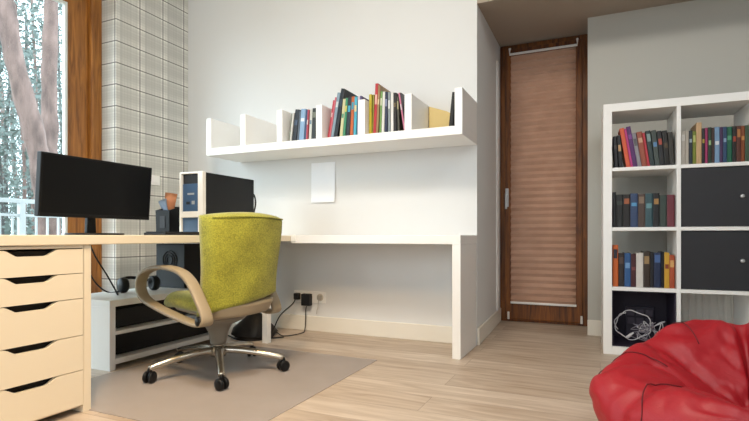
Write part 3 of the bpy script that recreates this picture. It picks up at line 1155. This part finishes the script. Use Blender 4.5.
cord('thin_cable', [(x3, YB - 0.034, qm - 0.01), (x3 - 0.006, YB - 0.036, qm - 0.08), (x3 - 0.016, YB - 0.03, 0.17), (x3 - 0.024, YB - 0.024, 0.135)], 0.0025, pm('pale_grey_cord', '#a8a49c', 0.5),
     'thin grey cable hanging from the right socket', 'cable',
     (x3 - 0.016, x3 + 0.016, YB - 0.036, YB - 0.0125, qm - 0.016, qm + 0.018))

sw = thing('light_switch', 'small white switch on the plaid wall above the black organizer', 'switch', (0, 0, 0))
obj('plate', bx(XL, XL + 0.010, 2.95, 3.04, 1.155, 1.235), M_white, sw, bevel=0.003)
obj('rocker', bx(XL + 0.010, XL + 0.015, 2.965, 3.025, 1.170, 1.220), M_white, sw, bevel=0.002)

# ------------------------------------------------------------------ on the desk
DT = 0.742
# monitor
mo = thing('monitor', 'large black widescreen monitor on a stand on the desk by window', 'monitor', (-2.585, 1.952, DT + 0.0005), 0)
TI = Matrix.Translation((0, 0, 0.26)) @ Matrix.Rotation(R(4.5), 4, 'Y')
mh, mw = 0.165, 0.343
bm = bx(-0.036, 0.0, -mw, mw, -mh, mh, M=TI)
obj('housing', bm, M_black, mo, bevel=0.004)
obj('screen', bx(0.0, 0.0012, -mw + 0.012, mw - 0.012, -mh + 0.022, mh - 0.012, M=TI), M_screen, mo)
obj('chin', bx(0.0, 0.003, -mw + 0.004, mw - 0.004, -mh + 0.001, -mh + 0.017, M=TI), M_black, mo, bevel=0.001)
obj('back_bulge', bx(-0.066, -0.036, -0.20, 0.20, -0.11, 0.10, M=TI), M_black, mo, bevel=0.012)
bm = NB()
prism(bm, [(-0.030, 0.012), (0.030, 0.012), (0.024, 0.13), (0.024, 0.26), (-0.024, 0.26), (-0.024, 0.13)], -0.105, -0.080, 'X')
obj('stand_neck', bm, M_black, mo, bevel=0.004)
obj('hinge', bx(-0.085, -0.06, -0.022, 0.022, 0.20, 0.26), M_black, mo, bevel=0.003)
bm = NB()
prism(bm, [(0.13 * math.cos(2 * PI * k / 36) - 0.05, 0.16 * math.sin(2 * PI * k / 36)) for k in range(36)], 0.0, 0.012, 'Z')
obj('stand_base', bm, M_black, mo, bevel=0.003)

# keyboard
kbd = thing('keyboard', 'flat black keyboard on the desk between monitor and computer tower', 'keyboard', (-2.14, 2.13, DT + 0.0005), R(4))
obj('body', bx(-0.075, 0.075, -0.22, 0.22, 0, 0.014), M_black, kbd, bevel=0.004)
kid = 0
for r in range(5):
    n = 15 if r < 4 else 7
    for k in range(n):
        w = 0.42 / n
        y0 = -0.21 + w * k
        x0 = 0.066 - 0.027 * (r + 1)
        obj('key', bx(x0, x0 + 0.023, y0 + 0.0015, y0 + w - 0.0015, 0.014, 0.019), M_blackm, kbd)

# computer tower
tw = thing('computer_tower', 'black computer tower with silver and navy front on the desk', 'computer', (-2.25, 2.385, DT + 0.0005), 0)
tW, tD, tH = 0.185, 0.51, 0.395
obj('case', bx(-tW, 0, 0.03, tD, 0.008, tH), M_black, tw, bevel=0.003)
bm = NB()
box(bm, -tW - 0.002, -tW + 0.014, 0.0, 0.03, 0.008, tH + 0.003)
box(bm, -0.034, 0.004, 0.0, 0.03, 0.008, tH + 0.003)
box(bm, -tW + 0.014, -0.034, 0.0, 0.03, tH - 0.008, tH + 0.003)
box(bm, -tW + 0.014, -0.034, 0.0, 0.03, 0.112, 0.150)
bmesh.ops.remove_doubles(bm, verts=bm.verts, dist=1e-5)
obj('front_bezel', bm, pm('silver_bezel', '#e4e3de', 0.35, 0.02, 12, metallic=0.1), tw, bevel=0.002)
M_navy = pm('navy_panel', '#3c5676', 0.35, 0.08, 10)
obj('upper_front_panel', bx(-tW + 0.0145, -0.0345, 0.012, 0.029, 0.1505, 0.325), M_navy, tw, bevel=0.002)
obj('drive_bay', bx(-tW + 0.0145, -0.0345, 0.016, 0.029, 0.326, tH - 0.0085), M_blackm, tw, bevel=0.002)
obj('lower_front_panel', bx(-tW + 0.0145, -0.0345, 0.012, 0.029, 0.012, 0.1115), M_navy, tw, bevel=0.002)
for (xx, zz, w_, h_, m_) in ((-0.130, 0.255, 0.055, 0.012, M_silver), (-0.140, 0.195, 0.030, 0.018, M_blackm), (-0.095, 0.195, 0.024, 0.022, M_silver)):
    obj('port' if h_ > 0.015 else 'badge', bx(xx, xx + w_, 0.0105, 0.012, zz, zz + h_), m_, tw)
for yy in (0.06, 0.44):
    for xx in (-tW + 0.03, -0.03):
        obj('foot', bx(xx - 0.012, xx + 0.012, yy - 0.012, yy + 0.012, 0, 0.008), M_blackm, tw)
bm = NB()
sweep(bm, spline([(-0.05, tD - 0.004, 0.30), (-0.02, tD + 0.025, 0.29), (-0.01, tD + 0.03, 0.22), (-0.03, tD + 0.02, 0.12), (-0.04, tD + 0.03, 0.02)], 6), 0.006, 6)
obj('rear_cable', bm, M_blackm, tw, smooth=True)

# organizer with leaflets, next to the tower
og = thing('desk_organizer', 'small black open desk organizer left of the computer tower', 'organizer', (-2.70, 2.55, DT + 0.0005), R(10))
bm = NB()
of = [(-0.055, -0.07), (0.055, -0.07), (0.055, 0.07), (-0.055, 0.07)]
lo = [bm.verts.new((p[0] * 0.95, p[1] * 0.95, 0)) for p in of]
hi = [bm.verts.new((p[0], p[1], 0.17 if p[1] < 0 else 0.20)) for p in of]
hi2 = [bm.verts.new((p[0] * 0.9, p[1] * 0.92, 0.17 if p[1] < 0 else 0.20)) for p in of]
lo2 = [bm.verts.new((p[0] * 0.86, p[1] * 0.88, 0.006)) for p in of]
for k in range(4):
    j = (k + 1) % 4
    bm.faces.new((lo[k], lo[j], hi[j], hi[k]))
    bm.faces.new((hi[k], hi[j], hi2[j], hi2[k]))
    bm.faces.new((hi2[k], hi2[j], lo2[j], lo2[k]))
bm.faces.new(lo)
bm.faces.new(lo2)
obj('bin', bm, M_black, og, bevel=0.002)
obj('front_clip', bx(-0.02, 0.02, -0.0715, -0.066, 0.05, 0.13), M_dkgrey, og)


def leaflet(name, loc, rz, tilt, w, h, col, lab):
    bm = NB()
    n = 6
    gg = [[bm.verts.new(((i / n - 0.5) * w, 0.012 * math.sin(2.5 * i / n + j * 0.6), h * j / n)) for i in range(n + 1)] for j in range(n + 1)]
    for j in range(n):
        for i in range(n):
            bm.faces.new((gg[j][i], gg[j][i + 1], gg[j + 1][i + 1], gg[j + 1][i]))
    bmesh.ops.solidify(bm, geom=bm.faces[:], thickness=0.001)
    o = obj(name, bm, pm(name + col.strip('#'), col, 0.6, 0.25, 26), smooth=True)
    o.location = loc
    o.rotation_euler = (R(tilt), R(8 if rz > 0 else -14), R(rz))
    tag(o, lab, 'leaflet')


leaflet('leaflet', (-2.735, 2.56, DT + 0.07), 24, -3, 0.085, 0.225, '#d9976a', 'orange leaflet sticking up out of the black organizer')
leaflet('leaflet', (-2.690, 2.545, DT + 0.06), -6, 6, 0.085, 0.190, '#9fb0c6', 'blue-grey leaflet sticking up out of the black organizer')

# speaker between organizer and tower
spk = thing('desk_speaker', 'small black speaker close to the silver side of computer tower', 'speaker', (-2.545, 2.66, DT + 0.0005), R(12))
obj('cabinet', bx(-0.045, 0.045, 0, 0.11, 0, 0.175), M_black, spk, bevel=0.006)
bm = NB()
lathe(bm, [(0.032, 0.0), (0.034, 0.003), (0.026, 0.003), (0.008, -0.0), (0.0, 0.002)], 20, Matrix.Translation((0, 0.0, 0.065)) @ Matrix.Rotation(R(90), 4, 'X'))
obj('cone', bm, M_dkgrey, spk, smooth=True)

# ------------------------------------------------------------------ on the bench
t2 = thing('small_computer', 'black computer case with round fan grille standing on low bench', 'computer', (-2.80, 2.53, nz + 0.0005), 0)
obj('case', bx(0, 0.26, 0, 0.20, 0, 0.298), M_black, t2, bevel=0.004)
for k, rr in enumerate((0.062, 0.044, 0.026)):
    bm = NB()
    ring = [(0.13 + rr * math.cos(2 * PI * i / 24), -0.004, 0.19 + rr * math.sin(2 * PI * i / 24)) for i in range(24)]
    sweep(bm, ring, 0.004, 6, closed=True)
    obj('grille_ring', bm, M_dkgrey, t2, smooth=True)
hp = thing('headphones', 'black headphones lying on the low bench under the desk', 'headphones', (-2.66, 2.27, nz + 0.0005), R(75))
hp.scale = (1.2, 1.2, 1.2)
bm = NB()
sweep(bm, spline([(0.085, 0, 0.03), (0.088, 0.03, 0.045), (0.06, 0.085, 0.06), (0, 0.115, 0.068), (-0.06, 0.085, 0.06), (-0.088, 0.03, 0.045), (-0.085, 0, 0.03)], 6), 0.009, 8)
obj('headband', bm, M_black, hp, smooth=True)
for sx in (-1, 1):
    bm = NB()
    lathe(bm, [(0.0, -0.022), (0.034, -0.020), (0.040, -0.010), (0.040, 0.008), (0.034, 0.016), (0.024, 0.016), (0.018, 0.006), (0.0, 0.006)], 20, Matrix.Translation((sx * 0.08, 0, 0.0405)) @ Matrix.Rotation(R(-90 * sx), 4, 'Y'))
    obj('ear_cup', bm, M_black, hp, smooth=True)
cord('monitor_cable', [(-2.56, 1.86, 0.700), (-2.52, 1.87, 0.62), (-2.54, 1.95, 0.52), (-2.57, 2.02, 0.44), (-2.60, 2.07, nz + 0.007), (-2.70, 2.14, nz + 0.007), (-2.78, 2.22, nz + 0.007)], 0.0045, M_blackm,
     'black cable hanging from under the desk onto the low bench')
cord('monitor_cable', [(-2.90, 2.05, 0.700), (-2.88, 2.06, 0.60), (-2.84, 2.09, 0.47), (-2.80, 2.15, nz + 0.007), (-2.72, 2.20, nz + 0.007)], 0.0045, M_blackm,
     'black cable near the window hanging down behind the headphones')

# black bag under the desk
bm = NB()
lathe(bm, [(0.0, 0.0), (0.13, 0.002), (0.150, 0.03), (0.13, 0.075), (0.085, 0.13), (0.045, 0.17), (0.02, 0.185), (0.0, 0.187)], 28)
for v in bm.verts:
    n = noise.noise(Vector((v.co.x * 9, v.co.y * 9, v.co.z * 9)))
    if v.co.z > 0.01:
        v.co += Vector((v.co.x, v.co.y, 0)) * n * 0.35
bg = thing('black_bag', 'slumped black bag on the floor below the desk behind the chair', 'bag', (-2.30, 2.98, 0.0005))
obj('sack', bm, pm('black_nylon', '#141416', 0.5, 0.15, 25, bump=0.4, bscale=25), bg, smooth=True)
bm = NB()
sweep(bm, spline([(-0.03, 0, 0.17), (-0.02, -0.01, 0.21), (0.02, -0.01, 0.21), (0.03, 0, 0.17)], 6), 0.005, 6)
obj('strap', bm, M_blackm, bg, smooth=True)

# ------------------------------------------------------------------ office chair
CX, CY, FACE = -1.89, 2.126, R(160)
FZ = 0.0035
chair = thing('office_chair', 'green fabric office chair with beige loop armrests on star base', 'chair', (CX, CY, FZ), FACE)
# chair axes: +x forward, +y to its left
arms = [R(a) - FACE for a in (-118, -46, 26, 98, 170)]
bm = NB()
lathe(bm, [(0.0, 0.085), (0.040, 0.085), (0.046, 0.10), (0.046, 0.125), (0.036, 0.140), (0.030, 0.142), (0.0, 0.142)], 24)
obj('hub', bm, M_chrome, chair, smooth=True)
for a in arms:
    dx, dy = math.cos(a), math.sin(a)
    bm = NB()
    pts = [(dx * r, dy * r, zz) for r, zz in ((0.03, 0.122), (0.12, 0.118), (0.24, 0.100), (0.33, 0.080), (0.352, 0.072))]
    sec = [(0.75, 0.0), (0.55, 0.8), (-0.6, 1.0), (-0.85, 0.7), (-0.85, -0.7), (-0.6, -1.0), (0.55, -0.8)]
    sweep(bm, spline(pts, 4), [0.024 - 0.009 * i / 16 for i in range(17)], section=sec, up=(0, 0, 1))
    lg = obj('leg', bm, M_chrome, chair, smooth=True)
    # caster: twin wheels under a hood
    ex, ey = dx * 0.35, dy * 0.35
    sa = a + 0.7
    Rz = Matrix.Translation((ex, ey, 0.029)) @ Matrix.Rotation(sa, 4, 'Z')
    for s in (-1, 1):
        bm = NB()
        lathe(bm, [(0.0, -0.009), (0.024, -0.009), (0.029, -0.006), (0.029, 0.006), (0.024, 0.009), (0.012, 0.011), (0.0, 0.011)], 20,
              Rz @ Matrix.Translation((0, s * 0.0155, 0)) @ Matrix.Rotation(R(-90 * s), 4, 'X'))
        obj('caster_wheel', bm, M_black, lg, smooth=True)
    bm = NB()
    sweep(bm, [Rz @ Vector(p) for p in ((0.0, 0, -0.004), (0, 0, 0.018), (0, 0, 0.034), (0, 0, 0.046))], [0.0055, 0.010, 0.012, 0.008], 10)
    obj('caster_stem', bm, M_black, lg, smooth=True)
bm = NB()
lathe(bm, [(0.0, 0.13), (0.026, 0.13), (0.026, 0.20), (0.0, 0.20)], 20)
obj('gas_column', bm, M_chrome, chair, smooth=False)
bm = NB()
lathe(bm, [(0.0, 0.150), (0.040, 0.150), (0.044, 0.165), (0.052, 0.215), (0.075, 0.258), (0.135, 0.284), (0.165, 0.312), (0.0, 0.318)], 28)
obj('mechanism_cover', bm, M_gplastic, chair, smooth=True)


def pad(bm, fn, nu, nv):
    """closed cushion: fn(u,v,side) with u,v in -1..1"""
    S_ = {}
    for s in (0, 1):
        for i in range(nu + 1):
            for j in range(nv + 1):
                edge = i in (0, nu) or j in (0, nv)
                if edge and s == 1:
                    S_[(s, i, j)] = S_[(0, i, j)]
                else:
                    S_[(s, i, j)] = bm.verts.new(fn(2 * i / nu - 1, 2 * j / nv - 1, s, edge))
    for s in (0, 1):
        for i in range(nu):
            for j in range(nv):
                bm.faces.new((S_[(s, i, j)], S_[(s, i + 1, j)], S_[(s, i + 1, j + 1)], S_[(s, i, j + 1)]))
    return bm


def sq(u, v, p=0.16):
    """square -> slightly rounded square"""
    return u * (1 - p * v * v * 0.5 * abs(u) ** 2), v * (1 - p * u * u * 0.5 * abs(v) ** 2)


def seat_fn(u, v, s, e):
    uu, vv = sq(u, v, 0.30)
    x = 0.015 + uu * 0.275
    y = vv * 0.235
    fall = max(0, (x - 0.17)) * -0.35
    if s == 0:
        zz = 0.435 - 0.030 * (max(abs(u), abs(v)) ** 6) + 0.012 * (v * v) + fall
    else:
        zz = 0.352 + fall * 0.6
    if e:
        zz = 0.390 + fall
    return (x, y, zz)


M_green = weave_mat('olive_green_weave', '#76761c', '#a7a536')
obj('seat', pad(NB(), seat_fn, 14, 14), M_green, chair, smooth=True, subsurf=1)


def back_fn(u, v, s, e):
    """s = 1 rear face; v up"""
    t = (v + 1) / 2
    z0_ = 0.374 - 0.045 * u
    z_ = z0_ + (0.853 - z0_) * t
    w = 0.226 + 0.010 * math.cos((t - 0.95) * 5.0)
    if abs(v) == 1 and v > 0:
        w *= 0.985
    y = u * w
    # lumbar curve and a backward lean, the sides wrapping forward
    x = -0.312 - 0.030 * math.sin(t * 2.6) - 0.055 * max(0, t - 0.35) ** 1.3 + 0.062 * u * u
    th = 0.030 if e else 0.0
    if s == 0:
        x += 0.066
    if e:
        x += 0.020
    if not e and s == 1:
        x += -0.004 * math.sin(9 * t + 4 * u) * (1 - u * u)
    # hem hangs lower on one side, the top edge bows up
    z_ += 0.010 * t * (1 - u * u) - (0.012 * u * u * (t ** 6))
    return (x, y, z_)


bk = obj('backrest', pad(NB(), back_fn, 18, 20), M_green, chair, smooth=True, subsurf=1)
bm = NB()
# folded seam of the slip cover across the top, and its hem line
sweep(bm, [Vector((-0.312 - 0.030 * math.sin(0.93 * 2.6) - 0.055 * 0.58 ** 1.3 + 0.062 * (k / 10) ** 2 - 0.003, (k / 10) * 0.222, 0.820 + 0.010 * (1 - (k / 10) ** 2))) for k in range(-9, 10)], 0.0035, 6)
obj('top_seam', bm, M_green, bk, smooth=True)


def shell_fn(u, v, s, e):
    t = (v + 1) / 2
    z_ = 0.316 + 0.100 * t - 0.008 * u
    y = u * (0.175 + 0.045 * t)
    x = -0.292 - 0.028 * t + 0.060 * u * u + (0.050 if s == 0 else 0.0) + (0.02 if e else 0)
    if t < 0.01:
        x += 0.03
    return (x, y, z_)


obj('back_shell', pad(NB(), shell_fn, 14, 6), M_plastic, chair, smooth=True, subsurf=1)
obj('seat_pan', pad(NB(), lambda u, v, s, e: (-0.02 + sq(u, v, .3)[0] * 0.245, sq(u, v, .3)[1] * 0.205, (0.365 if s == 0 else 0.325) if not e else 0.350), 8, 8), M_plastic, chair, smooth=True, subsurf=1)
for s in (1, -1):
    # loop armrest in the chair's side plane, flaring outwards to the front
    loop = [(-0.30, 0.345), (-0.23, 0.322), (-0.08, 0.338), (0.11, 0.370), (0.245, 0.405), (0.297, 0.450), (0.297, 0.505), (0.245, 0.552), (0.11, 0.582), (-0.06, 0.572), (-0.165, 0.525), (-0.25, 0.430)]
    pts = [(x - (0.02 if s > 0 else -0.09), s * (0.232 + (0.060 if s > 0 else 0.02) * (x + 0.28) / 0.5), zz - 0.008) for x, zz in loop]
    sec = [(1.0, 0.26), (0.8, 0.36), (-0.8, 0.36), (-1.0, 0.26), (-1.0, -0.26), (-0.8, -0.36), (0.8, -0.36), (1.0, -0.26)]
    bm = NB()
    sweep(bm, spline(pts, 6, closed=True), 0.028, closed=True, section=sec, up=(0, 1, 0))
    ar = obj('armrest', bm, M_plastic, chair, smooth=True)
    bm = NB()
    lathe(bm, [(0.0, 0.0), (0.024, 0.0), (0.026, 0.006), (0.020, 0.014), (0.0, 0.016)], 18, Matrix.Translation((-0.285 + (0 if s > 0 else 0.11), s * 0.250, 0.334)) @ Matrix.Rotation(R(-90 * s), 4, 'X'))
    obj('pivot_knob', bm, M_black, ar, smooth=True)

# ------------------------------------------------------------------ red bean bag
BX, BY = 0.485, 2.06
bag = thing('bean_bag', 'large red leather bean bag with a hollow seat on the floor', 'bean bag', (BX, BY, 0.0))
TB = R(76)        # direction of the raised back


def g_(x, w):
    return math.exp(-(x / w) ** 2)


def angd(a, b):
    return (a - b + PI) % (2 * PI) - PI


def bag_pt(s, th):
    """s: 0 bottom centre .. 1 top centre (bottom of the hollow)"""
    bd = 0.5 + 0.5 * math.cos(angd(th, TB))
    rim = 0.268 + 0.160 * bd ** 1.9 + 0.006 * math.sin(3 * th + 0.6)
    R0 = 0.485 + 0.02 * math.sin(2 * th + 1.0)
    cen = 0.150
    if s < 0.25:
        q = s / 0.25
        r, z_ = R0 * 0.86 * q, 0.004
    elif s < 0.62:
        q = (s - 0.25) / 0.37
        r = R0 * (0.86 + 0.15 * math.sin(q * PI * 0.62) - 0.20 * q ** 2.2)
        z_ = rim * (q ** 0.85) * 0.985
    else:
        q = (s - 0.62) / 0.38
        r = R0 * (0.80 * (1 - q) ** 0.9)
        z_ = rim + (cen - rim) * (3 * q * q - 2 * q ** 3) + 0.016 * math.sin(q * PI) * (1 - q)
    cor = g_(angd(th, R(190)), 0.20) * g_(s - 0.57, 0.13) * 0.13 + g_(angd(th, R(198)), 0.45) * g_(s - 0.36, 0.2) * 0.08
    r *= 1 + cor
    # radial creases
    for (c, w, d, s0) in ((R(87), 0.08, 0.15, 0.83), (R(150), 0.13, 0.035, 0.74), (R(205), 0.14, 0.030, 0.78), (R(40), 0.14, 0.06, 0.72), (R(250), 0.2, 0.03, 0.78), (R(320), 0.2, 0.04, 0.74)):
        z_ -= d * g_(angd(th + 0.35 * (s - 0.6), c), w) * g_(s - s0, 0.17) if s > 0.4 else 0
    x, y = r * math.cos(th), r * math.sin(th)
    if s > 0.26:
        n = noise.noise(Vector((x * 4.2, y * 4.2, z_ * 4 + 3))) * 0.020
        w2 = 1 - abs(noise.noise(Vector((x * 7 + 5, y * 7, z_ * 7)))) * 2
        z_ += n - max(0, w2 - 0.72) * 0.05
    return Vector((x, y, max(z_, 0.003)))


bm = NB()
NTH, NS = 128, 60
rings = []
bot = bm.verts.new((0, 0, 0.003))
for i in range(1, NS):
    rings.append([bm.verts.new(bag_pt(i / NS, 2 * PI * k / NTH)) for k in range(NTH)])
topv = bm.verts.new(sum((v.co for v in rings[-1]), Vector()) / NTH)
for k in range(NTH):
    k2 = (k + 1) % NTH
    bm.faces.new((bot, rings[0][k2], rings[0][k]))
    bm.faces.new((topv, rings[-1][k], rings[-1][k2]))
    for a_, b_ in zip(rings, rings[1:]):
        bm.faces.new((a_[k], a_[k2], b_[k2], b_[k]))
bm.normal_update()
bmesh.ops.recalc_face_normals(bm, faces=bm.faces)
bm.normal_update()
for v in bm.verts:
    if v.co.z > 0.03:
        p = v.co
        a_ = abs(noise.noise(Vector((p.x * 3.1 + 11, p.y * 3.1, p.z * 3.1))))
        b_ = abs(noise.noise(Vector((p.x * 6.3, p.y * 6.3 + 4, p.z * 6.3))))
        v.co = p - v.normal * (max(0, 0.10 - a_) * 0.20 + max(0, 0.07 - b_) * 0.12)
M_red = pm('red_leatherette', '#a81422', 0.45, 0.07, 6, bump=0.10, bscale=90)
obj('cover', bm, M_red, bag, smooth=True, subsurf=1)
M_seam = pm('dark_red_stitching', '#5e1018', 0.7)
for th in (128, 176, 214, 262, 60):
    bm = NB()
    pts = [bag_pt(0.34 + 0.42 * k / 22, R(th) + 0.10 * math.sin(k * 0.25)) + Vector((0, 0, 0.0008)) for k in range(23)]
    sweep(bm, pts, 0.0020, 6)
    obj('seam', bm, M_seam, bag, smooth=True)

# ------------------------------------------------------------------ outside the window
struct('ground', bx(-40, XL - 0.31, -30, 45, -0.9, -0.8), pm('forest_floor', '#6a6a5c', 0.95, 0.3, 1.5))
struct('terrace', bx(-5.2, XL - 0.31, -3, 8, -0.14, -0.06), pm('terrace_boards', '#b9b2a8', 0.8, 0.1, 6))
rl = thing('balcony_railing', 'white metal balcony railing outside the window', 'railing', (0, 0, 0))
M_rail = pm('white_metal', '#b9bfc2', 0.4)
rx = -5.1
obj('top_rail', bx(rx - 0.025, rx + 0.025, -1, 7, 1.055, 1.095), M_rail, rl, bevel=0.004)
obj('middle_rail', bx(rx - 0.015, rx + 0.015, -1, 7, 0.925, 0.950), M_rail, rl, bevel=0.004)
obj('bottom_rail', bx(rx - 0.015, rx + 0.015, -1, 7, 0.02, 0.045), M_rail, rl, bevel=0.004)
for k in range(5):
    y = -0.9 + 1.95 * k
    obj('post', bx(rx - 0.025, rx + 0.025, y - 0.025, y + 0.025, -0.06, 1.055), M_rail, rl)
k = 0
y = 1.6
while y < 5.0:
    obj('baluster', bx(rx - 0.008, rx + 0.008, y - 0.008, y + 0.008, 0.045, 0.925), M_rail, rl)
    y += 0.11

M_bark = pm('pale_bark', '#6b5852', 0.95, 1.4, 9, bump=1.0, bscale=9, stretch=(1, 1, 0.35))
M_bark2 = pm('grey_bark', '#4e4c4a', 0.95, 0.3, 10, bump=0.6, bscale=14, stretch=(1, 1, 0.35))


def leaf_mat():
    m, nt, b = base_mat('pale_foliage')
    k = NT(nt)
    tc = nt.nodes.new('ShaderNodeTexCoord')
    n = nt.nodes.new('ShaderNodeTexNoise')
    n.inputs['Scale'].default_value = 2.0
    nt.links.new(tc.outputs['Object'], n.inputs['Vector'])
    c = k.mix(n.outputs['Fac'], srgb('#48544f'), srgb('#7e8a85'))
    nt.links.new(c, b.inputs['Base Color'])
    b.inputs['Roughness'].default_value = 0.7
    return m


M_leaf = leaf_mat()


def ray(px, X):
    """ground position on the plane X seen in the photo's column px"""
    u = (px - 374.5) / 500.0
    dx, dy = -math.sin(R(YAW)) + u * math.cos(R(YAW)), math.cos(R(YAW)) + u * math.sin(R(YAW))
    return X * dy / dx


def tree(label, X, pxs, r0, bark, nleaf, seed, h=9.0, group='trees outside the window'):
    """pxs: photo columns of the trunk at a few heights (z, column)"""
    rn = random.Random(seed)
    t = thing('tree', label, 'tree', (X, ray(pxs[0][1], X), -0.85), 0, group)
    base = ray(pxs[0][1], X)
    pts = [(0.15 * math.sin(z_ * 0.7 + seed), ray(p, X) - base, z_ + 0.85) for z_, p in pxs]
    sp = spline(pts, 6)
    bm = NB()
    sweep(bm, sp, [r0 * (1 - 0.45 * i / (len(sp) - 1)) for i in range(len(sp))], 12)
    for v in bm.verts:
        v.co += Vector((1, 1, 0)) * 0.12 * r0 * noise.noise(v.co * 3.0)
    obj('trunk', bm, bark, t, smooth=True)
    for q in range(4 if nleaf else 0):
        i = rn.randrange(len(sp) // 3, len(sp) - 1)
        a = rn.uniform(0, 2 * PI)
        p = sp[i]
        L_ = rn.uniform(0.6, 1.0)
        bm = NB()
        sweep(bm, spline([p, p + Vector((math.cos(a) * L_ * 0.5, math.sin(a) * L_ * 0.5, 0.25)), p + Vector((math.cos(a) * L_, math.sin(a) * L_, 0.2))], 4), [r0 * 0.22 * (1 - 0.09 * j) for j in range(9)], 6)
        obj('branch', bm, bark, t, smooth=True)
    if nleaf:
        bm = NB()
        for _ in range(nleaf):
            c = Vector((max(-1.0, min(1.0, rn.gauss(0, 0.5))), rn.gauss(0, 0.9), rn.uniform(1.2, h)))
            s_ = rn.uniform(0.03, 0.09)
            a = Vector((rn.gauss(0, 1), rn.gauss(0, 1), rn.gauss(0, 1))).normalized() * s_
            b_ = a.cross(Vector((rn.gauss(0, 1), rn.gauss(0, 1), rn.gauss(0, 1)))).normalized() * s_ * 0.5
            vs = [bm.verts.new(c + q) for q in (a, b_, -a, -b_)]
            bm.faces.new(vs)
        f_ = obj('foliage', bm, M_leaf, t)
        tag(f_, kind='stuff')


tree('thick pale pine trunk nearest the window, bending right towards its foot', -8.0, [(-0.85, 46), (1.2, 42), (2.3, 31), (3.4, 16), (4.6, 6), (6.5, -10)], 0.185, M_bark, 0, 1)
tree('pale straight trunk just left of the wooden window frame', -8.6, [(-0.85, 40), (1.6, 47), (2.6, 53), (3.6, 55), (5.0, 56), (7.5, 58)], 0.165, M_bark, 0, 2)
bgt = [(-10.5, 22, 0.036, 'slim grey trunk standing right behind the bending pine'), (-12.7, 2, 0.049, 'slim grey trunk at the left edge of the window view'), (-15, 9, 0.058, 'slim leaning trunk seen left of the bending pine'),
       (-17.3, 35, 0.073, 'slim trunk between the two big pale trunks'), (-19.6, 61, 0.075, 'slim far trunk beside the wooden window frame'), (-22, 28, 0.102, 'far grey trunk behind the railing, below the bending pine'), (-24.5, 16, 0.113, 'far grey trunk, deepest left of the bending pine'), (-27, 50, 0.145, 'far grey trunk behind the straight pale one'),
       (-29.5, 42, 0.182, 'farthest grey trunk in the gap between the big trunks'), (-32, 5, 0.197, 'farthest grey trunk near the left edge of the window')]
for i, (X, p, r_, lab) in enumerate(bgt):
    tree(lab, X, [(-0.85, p + (2 if i % 2 else -2)), (2.0, p), (4.0, p - 1), (6.0, p - 2 + i % 3), (10.0, p - 3)], r_, M_bark2 if i % 3 else M_bark, 2600, 20 + i, 9.5)
